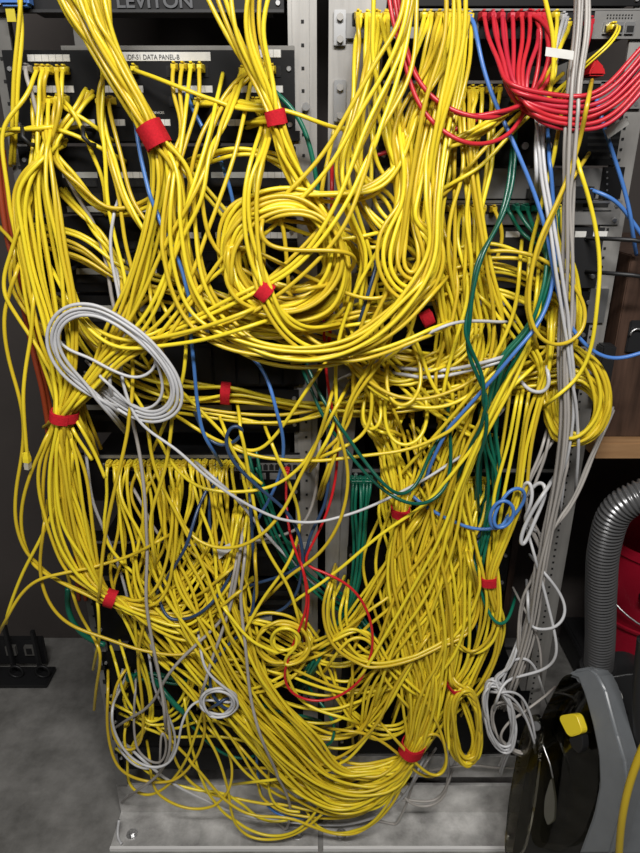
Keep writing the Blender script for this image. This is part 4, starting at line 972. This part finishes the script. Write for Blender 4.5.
def plug_mesh(m):
    """a moulded boot with its latch, and the clear tip that goes into the socket; origin at the boot's mouth, +Y towards the tip"""
    mb = MB()
    bm = mb.bm
    secs = [(-.0, .0036, .0036), (.006, .0048, .0044), (.012, .0058, .0058), (.020, .0058, .0060)]
    rings = []
    for y, w, h in secs: rings.append([bm.verts.new((sx*w, y, sz*h)) for sx, sz in ((-1, -.8), (1, -.8), (1, 1), (-1, 1))])
    for A, B_ in zip(rings, rings[1:]):
        for k in range(4): bm.faces.new((A[k], A[(k+1) % 4], B_[(k+1) % 4], B_[k]))
    bm.faces.new(rings[0][::-1]); bm.faces.new(rings[-1])
    mb.box(-.0022, .0022, .003, .019, .0058, .0082)
    bmesh.ops.recalc_face_normals(bm, faces=bm.faces[:])
    bmesh.ops.bevel(bm, geom=bm.edges[:], offset=.0006, segments=1, affect='EDGES', clamp_overlap=True)
    me = bpy.data.meshes.new('plug'); bm.to_mesh(me); bm.free(); me.materials.append(MATS[m]); return me
def tip_mesh():
    bm = bmesh.new(); bmesh.ops.create_cube(bm, size=1, matrix=Matrix.Translation((0, .026, 0)) @ Matrix.Diagonal((.0112, .014, .0078, 1)))
    bmesh.ops.create_cube(bm, size=1, matrix=Matrix.Translation((0, .0235, .0052)) @ Matrix.Rotation(.25, 4, 'X') @ Matrix.Diagonal((.004, .011, .0012, 1)))
    me = bpy.data.meshes.new('plug_tip'); bm.to_mesh(me); bm.free(); me.materials.append(MATS['clear']); return me
PM = {c: plug_mesh(c) for c in ('yellow', 'red', 'scarlet', 'blue', 'navy', 'green', 'dgreen', 'white', 'grey')}
PT = tip_mesh()
def add_plug(parent, pos, rot, col, tip):
    o = bpy.data.objects.new('plug', PM[col]); COL.objects.link(o); o.parent = parent
    o.location = Vector(pos)-Vector(parent.location); o.rotation_euler = rot
    if tip:
        q = bpy.data.objects.new('clear_tip', PT); COL.objects.link(q); q.parent = o; q['label'] = 'clear plastic latch tip'
print('strands', len(STR), 'points', sum(len(s['W']) for s in STR), {c: sum(1 for s in STR if s['col'] == c) for c in PM})
def visibility():
    """how many picture cells each strand is the front-most thing in"""
    X = np.vstack([s['W'] for s in STR]); sid = np.concatenate([np.full(len(s['W']), i) for i, s in enumerate(STR)])
    yy = X[:, 1]+D; zz = X[:, 2]-H; fw = yy*cp-zz*sp; upc = yy*sp+zz*cp
    u = 320+F*X[:, 0]/fw; v = 426.5-F*upc/fw
    o = np.argsort(-fw, kind='stable'); u = u[o]; v = v[o]; sd = sid[o]
    buf = np.full((853, 640), -1)
    U = []; V = []; S = []
    for dx in (-1, 0, 1):
        for dy in (-1, 0, 1): U.append((u+dx).astype(int)); V.append((v+dy).astype(int)); S.append(sd)
    U = np.stack(U, 1).ravel(); V = np.stack(V, 1).ravel(); S = np.repeat(sd, 9)
    ok = (U >= 0) & (U < 640) & (V >= 0) & (V < 853)
    buf[V[ok], U[ok]] = S[ok]
    return np.bincount(buf[buf >= 0], minlength=len(STR))
VIS = visibility()
yel = [i for i, s in enumerate(STR) if s['col'] == 'yellow']
rank = sorted(yel, key=lambda i: -VIS[i]); single = set(rank[:300]); rest = [i for i in rank[300:] if VIS[i] > 45]
print('yellow', len(yel), 'rest', len(rest), 'unseen', len(yel)-300-len(rest), 'vis at 300', VIS[rank[min(299, len(rank)-1)]])
NAME = dict(yellow='yellow_patch_cable', red='red_patch_cable', scarlet='red_patch_cable', blue='blue_patch_cable', navy='blue_patch_cable', green='green_patch_cable', dgreen='green_patch_cable', white='white_cable', grey='grey_cord', orange='orange_cord')
tb = bmesh.new()
for i, s in enumerate(STR):
    W = s['W']; lab, grp = GRP[s['grp']]
    if i in rest:
        me = sweep(W, s['r'], s['col'], 7); tb.from_mesh(me)
        for flag, p in ((s['pA'], W[0]), (s['pB'], W[-1])):
            if flag:
                k = len(tb.verts); tb.from_mesh(PM[s['col']]); tb.verts.ensure_lookup_table()
                for vtx in tb.verts[k:]: vtx.co += Vector((p[0], -.0265, p[2]))
        continue
    if s['col'] == 'yellow' and i not in single: continue
    me = sweep(W, s['r'], s['col']); base = Vector(W[0]); me.transform(Matrix.Translation(-base))
    nm = 'fibre_lead' if s['grp'] == 'F' else NAME[s['col']]
    if s['pA'] or s['pB'] or s['endplug']:
        root = empty(nm, base, lab, 'cable', grp)
        j_ = bpy.data.objects.new('jacket', me); COL.objects.link(j_); j_.parent = root
        for flag, p in ((s['pA'], W[0]), (s['pB'], W[-1])):
            if flag: add_plug(root, (p[0], -.0265, p[2]), (rng.normal()*.05, 0, rng.normal()*.05), s['col'], False)
        if s['endplug']:
            t_ = Vector(W[-1]-W[-3]).normalized(); q = t_.to_track_quat('Y', 'Z')
            add_plug(root, Vector(W[-1])-t_*.006, q.to_euler(), s['col'], True)
    else:
        root = bpy.data.objects.new(nm, me); COL.objects.link(root); root.location = base
        tag(root, lab, 'cable', grp)
if rest:
    me = bpy.data.meshes.new('cable_tangle'); tb.to_mesh(me); me.materials.append(MATS['yellow'])
    for p in me.polygons: p.use_smooth = True; p.material_index = 0
    o = bpy.data.objects.new('cable_tangle', me); COL.objects.link(o)
    tag(o, 'deep layer of tangled yellow cables glimpsed between the nearer ones', 'cables', kind='stuff')
tb.free()
# ------------------------------------------------------------------ red wraps
PTS = np.vstack([s['W'] for s in STR])
def wrap(u, v, d, du, dv, width, label, flat=.9, rad=None, tail=True, m='velcro'):
    """a hook-and-loop band closed round the bundle whose run points along (du, dv)"""
    a = Vector(P(u-du, v-dv, d/100)); b = Vector(P(u+du, v+dv, d/100)); ax = (b-a).normalized(); c = (a+b)/2
    rel = PTS-np.array(c); al = rel@np.array(ax); near = np.abs(al) < .006
    pr = rel[near]-al[near][:, None]*np.array(ax)
    dist = np.linalg.norm(pr, axis=1); k = pr[dist < (rad or .03)*1.3]
    side = ax.cross(Vector((0, 1, 0))).normalized(); out = side.cross(ax).normalized()
    cc = k.mean(0) if len(k) else np.zeros(3); c = c+Vector(cc)
    R = rad
    k2 = k-cc; sd = np.array(side); od = np.array(out); hs = []
    for i in range(28):
        dr = sd*math.cos(2*PI*i/28)+od*math.sin(2*PI*i/28)
        q = np.sort(k2@dr) if len(k2) else np.zeros(1)
        hs.append(max(float(q[-1]) if len(q) else 0, R*.55)+.0046)
    hs = np.array(hs)
    for _ in range(2): hs = np.maximum(hs, (np.roll(hs, 1)+np.roll(hs, -1))/2*1.0)
    hs = np.minimum(hs, R*1.35+.0046); pol = lambda x: float(np.interp((x/(2*PI)) % 1*28, range(29), list(hs)+[hs[0]]))
    mb = MB(); seg = 28
    for (w0, w1, r_) in ((-width/2, width/2, R),):
        rows = []
        for t, rr in ((w0, r_-.0012), (w0, r_+.0012), (w1, r_+.0012), (w1, r_-.0012)):
            rows.append([mb.bm.verts.new(c+ax*t+side*math.cos(2*PI*i/seg)*(hs[i]+rr-r_)+out*math.sin(2*PI*i/seg)*(hs[i]+rr-r_)) for i in range(seg)])
        for A, B_ in zip(rows, rows[1:]+rows[:1]):
            for i in range(seg): mb.bm.faces.new((A[i], A[(i+1) % seg], B_[(i+1) % seg], B_[i]))
    o = mb.build('cable_wrap', m, smooth=False); smooth_angle(o, .7)
    tag(o, label, 'cable wrap')
    if tail:
        t_ = MB(); rows = []
        for t in (-width*.46, width*.46):
            for rr in (R+.0014, R+.0030):
                rows.append([t_.bm.verts.new(c+ax*(t+.002*i/8)+side*math.cos(-2.6+i*.22)*(pol(-2.6+i*.22)+rr-R)+out*math.sin(-2.6+i*.22)*(pol(-2.6+i*.22)+rr-R)) for i in range(9)])
        A, B_, C_, D_ = rows
        for i in range(8):
            for p, q in ((A, B_), (B_, D_), (D_, C_), (C_, A)): t_.bm.faces.new((p[i], p[i+1], q[i+1], q[i]))
        t_.bm.faces.new((A[0], B_[0], D_[0], C_[0])); t_.bm.faces.new((A[8], B_[8], D_[8], C_[8]))
        tl = t_.build('overlap_end', m, o); smooth_angle(tl, .7)
wrap(153, 135, 11, 5, 9, .034, 'largest red cable wrap, round the thick sheaf beside the DATA PANEL strip', rad=.0185)
wrap(276, 118, 11, 2, 9, .020, 'red cable wrap round the sheaf crossing the upper label strips', rad=.0150)
wrap(264, 291, 15, 8, 6, .020, 'small red cable wrap on the lower edge of the big round coil', rad=.0105)
wrap(61, 416, 11, -1, 9, .018, 'red cable wrap round the sheaf just below the tilted white coil', rad=.0190)
wrap(110, 599, 11, 9, 3, .020, 'red cable wrap where the sheaf turns, low beside the left rack edge', rad=.0170)
wrap(226, 393, 5, 9, 1, .017, 'dark red cable wrap round the sideways bundle under the grey blank panel', rad=.0185)
wrap(427, 318, 10, 6, -3, .020, 'red cable wrap half hidden under the teardrop coil', rad=.0125)
wrap(399, 512, 9, 0, 9, .016, 'red cable wrap round the fall below the green U shaped cables', rad=.0160)
wrap(489, 581, 11, 0, 9, .018, 'red cable wrap near the blue knot, above the green hook', rad=.0110)
wrap(413, 748, 12.5, -4, 9, .026, 'lowest red cable wrap, round the great swoop over the steel base', rad=.0215)
wrap(452, 688, 12.5, 0, 9, .008, 'thin red tie holding the slim hanging coil', rad=.0115, tail=False)
wrap(56, 344, 6, 3, 9, .02, 'small dark red wrap glimpsed inside the tilted white coil', rad=.009, tail=False)
# ------------------------------------------------------------------ paper flags on cables
def flag(pts, d, label, text_=None):
    q = [Vector(P(u, v, d/100)) for u, v in pts]
    mb = MB(); off = Vector((0, -.0006, 0))
    A = [mb.bm.verts.new(p) for p in q]; B_ = [mb.bm.verts.new(p+off) for p in q]
    mb.bm.faces.new(A); mb.bm.faces.new(B_[::-1])
    for i in range(4): mb.bm.faces.new((A[i], B_[i], B_[(i+1) % 4], A[(i+1) % 4]))
    tag(mb.build('paper_flag', 'label'), label, 'label flag')
flag([(546, 47), (574, 51), (573, 60), (545, 56)], 13.5, 'white paper flag on the pale cords beside the scarlet loops')
flag([(604, 130), (626, 117), (629, 124), (608, 139)], 6, 'white paper flag on the blue cable over the server vents')
flag([(217, 549), (230, 543), (231, 550), (219, 559)], 9, 'white paper flag low in the left tangle')
# ------------------------------------------------------------------ floor machine, bucket and clutter at the right
def ray(u, v):
    xc = (u-320)/F; yc = (426.5-v)/F
    return Vector((xc, cp+yc*sp, -sp+yc*cp))
CP = Vector((0, -D, H))
def onplane(u, v, p, n):
    r = ray(u, v); n = Vector(n); return CP+r*((Vector(p)-CP).dot(n)/r.dot(n))
def slab(pts, th, nrm, name, m, parent, bevel=.002):
    """a plate of real thickness: outline points pushed back along -nrm"""
    mb = MB(); n = Vector(nrm).normalized()
    A = [mb.bm.verts.new(p) for p in pts]; B_ = [mb.bm.verts.new(p-n*th) for p in pts]
    mb.bm.faces.new(A); mb.bm.faces.new(B_[::-1]); k = len(pts)
    for i in range(k): mb.bm.faces.new((A[i], B_[i], B_[(i+1) % k], A[(i+1) % k]))
    o = mb.build(name, m, parent, bevel=bevel, seg=3); smooth_angle(o, .6); return o
def rnd(pts, n=5):
    """rounds the corners of an outline given as pixels"""
    out = []
    k = len(pts)
    for i in range(k):
        a, b, c = [np.array(pts[(i+j) % k], float) for j in (-1, 0, 1)]
        f = .28
        p = b+(a-b)*f; q = b+(c-b)*f
        for t in np.linspace(0, 1, n): out.append(tuple((1-t)**2*p+2*t*(1-t)*b+t*t*q))
    return out
FL = 0.004
def lowz(p): p = Vector(p); p.z = max(p.z, FL); return p
vac = empty('floor_cleaner', (.6, -.15, 0), 'grey upright floor cleaner with smoky window and yellow latch standing by the rack', 'floor cleaner')
NS = Vector((-.86, -.42, .28)).normalized(); PS = (.60, -.33, .3)          # the window side looks towards the cables
def S_(u, v, off=0): return lowz(onplane(u, v, Vector(PS)+NS*off, NS))
core = [S_(u, v, -.02) for u, v in [(538, 722), (562, 676), (578, 672), (592, 700), (606, 760), (604, 800), (588, 856), (512, 856), (524, 780)]]
slab(core, .07, NS, 'core', 'black_gloss', vac, .006)
pane = [S_(u, v, .004) for u, v in rnd([(541, 716), (562, 676), (576, 674), (586, 695), (599, 752), (598, 795), (584, 835), (560, 853), (530, 845), (530, 775)])]
slab(pane, .004, NS, 'window_pane', 'smoke', vac, .001)
flap = [S_(u, v, .045) for u, v in rnd([(526, 716), (537, 714), (541, 730), (534, 800), (522, 856), (503, 856), (508, 800), (517, 750)])]
slab(flap, .012, NS, 'clear_flap', 'smoke', vac, .003)
bez = [S_(u, v, .02) for u, v in [(566, 676), (572, 670), (588, 667), (597, 673), (606, 690), (618, 735), (626, 762), (628, 785), (624, 810), (611, 856), (577, 856), (592, 815), (598, 785), (597, 755), (591, 725), (583, 695), (577, 680)]]
slab(bez, .05, NS, 'bezel', 'vac_grey', vac, .007)
slab([S_(u, v, .045) for u, v in rnd([(557, 716), (576, 713), (583, 733), (568, 738)])], .02, NS, 'latch', 'yellow', vac, .003)
slab([S_(u, v, .035) for u, v in rnd([(568, 738), (582, 734), (583, 748), (578, 754), (572, 748)])], .02, NS, 'latch_catch', 'black_plastic', vac, .003)
slab([S_(u, v, .0) for u, v in rnd([(552, 775), (556, 800), (555, 820), (548, 826), (544, 815), (545, 797)])], .006, NS, 'paddle', 'white', vac, .002)
MB().tube([S_(u, v, .03) for u, v in [(537, 733), (544, 748), (550, 764), (553, 778)]], .0016, 6).build('rod', 'zinc', vac, smooth=True)
MB().cyl(S_(536, 726, .055), S_(536, 726, .01), .010, 18).build('hinge', 'black_plastic', vac, bevel=.002)
NF = Vector((-.15, -1, .25)).normalized(); PF = (.66, -.12, .4)
def F_(u, v, off=0): return lowz(onplane(u, v, Vector(PF)+NF*off, NF))
slab([F_(u, v) for u, v in [(612, 762), (626, 757), (670, 757), (680, 800), (680, 856), (600, 856), (612, 820)]], .16, NF, 'rear_housing', 'vac_grey', vac, .008)
slab([F_(u, v, .03) for u, v in rnd([(586, 690), (592, 680), (640, 672), (670, 690), (670, 775), (618, 780), (600, 752)], 4)], .10, NF, 'motor_cover', 'vac_dark', vac, .008)
slab([F_(u, v, .04) for u, v in rnd([(612, 692), (620, 690), (624, 699), (615, 701)], 3)], .008, NF, 'warning_sticker', 'label', vac, .0005)
slab([F_(u, v, .042) for u, v in rnd([(614, 694), (619, 693), (621, 698), (616, 699)], 3)], .002, NF, 'red_mark', 'red', vac, .0002)
for k in range(3): slab([F_(u, v, .037) for u, v in [(613, 712+k*9), (628, 712+k*9), (629, 715+k*9), (614, 715+k*9)]], .008, NF, 'vent', 'hole', vac, 0)
slab([F_(u, v, .05) for u, v in rnd([(622, 755), (632, 751), (646, 760), (646, 790), (628, 786)], 3)], .05, NF, 'hose_clip', 'black_plastic', vac, .004)
slab([F_(u, v, .055) for u, v in rnd([(617, 758), (622, 756), (625, 768), (620, 770)], 3)], .01, NF, 'clip_pin', 'zinc', vac, .001)
# hose
def curve(pts, per=14): return [Vector(P(u, v, d/100)) for u, v, d in catmull(np.array(pts, float), per)]
def corrugated(pts, r, pitch, name, m, parent=None, amp=.0022):
    W = resample(np.array([tuple(p) for p in pts]), pitch/4)
    rr = [r+amp*math.sin(2*PI*i/4+.8) for i in range(len(W))]
    return MB().tube([Vector(w) for w in W], rr, 28).build(name, m, parent, smooth=True)
h = corrugated(curve([(597, 685, 7), (600, 640, 8), (601, 590, 9), (604, 548, 10), (616, 512, 11), (640, 496, 12), (680, 488, 12)]), .0280, .0078, 'hose', 'hose', vac, .0030)
def ring_(u0, v0, u1, v1, d, r, nm, m): MB().cyl(P(u0, v0, d), P(u1, v1, d), r, 32).build(nm, m, vac, bevel=.003)
ring_(597, 704, 598, 664, .07, .037, 'hose_collar', 'vac_dark'); ring_(597, 694, 597.3, 689, .07, .038, 'collar_band', 'zinc')
corrugated(curve([(646, 640, 20), (641, 690, 20), (642, 752, 20)]), .015, .005, 'thin_hose', 'vac_dark', vac, .0012)
o = MB().tube([lowz(p_+Vector((0, 0, 0))) if p_.z > .012 else Vector((p_.x, p_.y, .010)) for p_ in curve([(654, 725, 36), (641, 752, 36), (629, 786, 36), (622, 820, 36), (618, 870, 35), (614, 940, 33), (612, 975, 30), (640, 985, 27)])], .0066, 12).build('extension_lead', 'yellow', smooth=True)
tag(o, 'thick yellow extension lead curving over the floor cleaner at the frame corner', 'cord')
# red bucket behind the hose
bk = empty('bucket', (1.005, .46, 0.0), 'large dark red plastic bucket behind the grey hose', 'bucket')
def lathe(prof, cx, cy, m, name, parent, seg=48):
    mb = MB(); rows = [[mb.bm.verts.new((cx+r*math.cos(2*PI*k/seg), cy+r*math.sin(2*PI*k/seg), z)) for k in range(seg)] for r, z in prof]
    for A, B_ in zip(rows, rows[1:]):
        for k in range(seg): mb.bm.faces.new((A[k], A[(k+1) % seg], B_[(k+1) % seg], B_[k]))
    o = mb.build(name, m, parent); smooth_angle(o, .5); return o
lathe([(.0001, .112), (.145, .112), (.15, .118), (.172, .53), (.180, .535), (.180, .56), (.170, .56), (.146, .125), (.0001, .124)], 1.005, .46, 'red_plastic', 'shell', bk)
lathe([(.163, .30), (.1705, .30), (.1725, .309), (.165, .31)], 1.005, .46, 'red_plastic', 'reinforcing_band', bk)
MB().tube([(1.005+.19*math.cos(a), .46+.19*math.sin(a)*.9-.01, .45-.12*math.sin(-a)) for a in np.linspace(PI, 2*PI, 24)], .003, 8).build('bail_handle', 'zinc', bk, smooth=True)
MB().cyl((.92, .345, .43), (.91, .30, .43), .022, 20).build('handle_boss', 'black_plastic', bk, bevel=.003)
cr = empty('crate', (1.005, .46, 0), 'low black crate under the red bucket', 'crate')
MB().box(.835, 1.175, .30, .64, .003, .108).build('tub', 'black_plastic', cr, bevel=.006)
MB().box(.83, 1.18, .295, .645, .09, .105).build('rim', 'black_plastic', cr, bevel=.003)
def fl(u, v): r = ray(u, v); return CP+r*(H/-r.z)
# clutter in front of the crate
a = fl(632, 712); 
o = empty('carton', (a.x, a.y, 0), 'small pink and white carton lying below the red bucket', 'carton')
MB().box(a.x-.02, a.x+.08, a.y-.06, a.y+.05, .002, .06).build('box', 'pink', o, bevel=.002)
MB().box(a.x-.005, a.x+.06, a.y-.05, a.y+.0, .0602, .061).build('paper_label', 'label', o)
a = fl(612, 700)
o = empty('jar', (a.x, a.y, 0), 'squat jar with a green band beside the pink carton', 'jar')
lathe([(.0001, .002), (.035, .002), (.036, .05), (.03, .055), (.0001, .056)], a.x, a.y, 'red_plastic', 'body', o, 28)
lathe([(.0365, .02), (.038, .02), (.038, .034), (.0365, .034)], a.x, a.y, 'teal', 'band', o, 28)
a = fl(616, 672)
o = empty('pipe_clamp', (a.x, a.y, 0), 'shiny metal pipe clamp with a blue tag below the red bucket', 'clamp')
for k, (dx, rr) in enumerate(((-.03, .03), (.025, .026))):
    MB().tube([(a.x+dx+rr*math.cos(t), a.y-.02, .035+rr*math.sin(t)) for t in np.linspace(0, 2*PI, 24, endpoint=False)], .006, 8, True).build('ring', 'zinc', o, smooth=True)
MB().box(a.x-.03, a.x+.03, a.y-.03, a.y-.01, .02, .045).build('block', 'zinc', o, bevel=.004)
MB().box(a.x+.02, a.x+.065, a.y-.04, a.y-.03, .055, .085, Matrix.Rotation(.4, 4, 'Y')).build('tag', 'blue', o, bevel=.003)
# black cords lying behind the right rack
for pts in ([(500, 600), (510, 625), (528, 640), (545, 655)], [(497, 640), (512, 622), (530, 618), (545, 640)], [(505, 585), (520, 610), (538, 630), (540, 660)]):
    W = [Vector((fl(u, v).x, min(fl(u, v).y, .60), .008)) for u, v in pts]
    c = catmull(np.array([tuple(w) for w in W]), 8)
    o = MB().tube([Vector(w) for w in c], .0045, 8).build('power_lead', 'black_plastic', smooth=True)
    tag(o, 'thin black power lead lying on the concrete behind the grey cords', 'power lead', 'black power leads on the floor')
o = MB().prism([(XV(594, 70), ZV(74)), (XV(612, 70), ZV(74)), (XV(610, 66), ZV(65)), (XV(601, 60), ZV(56)), (XV(597, 62), ZV(66))], .02, .06).build('rubber_cap', 'scarlet', bevel=.003)
tag(o, 'dark red rubber cap in the black gap under the small metal cages', 'cap')
# ------------------------------------------------------------------ light
def area(name, loc, rot, size, power, col=(1, 1, 1), sy=None):
    l = bpy.data.lights.new(name, 'AREA'); l.energy = power; l.size = size; l.color = col
    if sy: l.shape = 'RECTANGLE'; l.size_y = sy
    o = bpy.data.objects.new(name, l); COL.objects.link(o); o.location = loc; o.rotation_euler = rot
area('ceiling_tube_lamp', (0.15, -1.45, 2.7), (math.radians(33), 0, 0), 1.2, 54, (1, .98, .95), .16)
area('ceiling_tube_lamp', (-1.0, -2.2, 2.7), (math.radians(40), 0, math.radians(-22)), 1.2, 14, (1, .98, .95), .16)
w = bpy.data.worlds.new('world'); SC.world = w; w.use_nodes = True
w.node_tree.nodes['Background'].inputs[0].default_value = (.9, .95, 1, 1)
w.node_tree.nodes['Background'].inputs[1].default_value = 0.02
SC.view_settings.view_transform = 'Standard'; SC.view_settings.look = 'None'
SC.view_settings.exposure = 0; SC.view_settings.gamma = 1
SC.cycles.max_bounces = 6
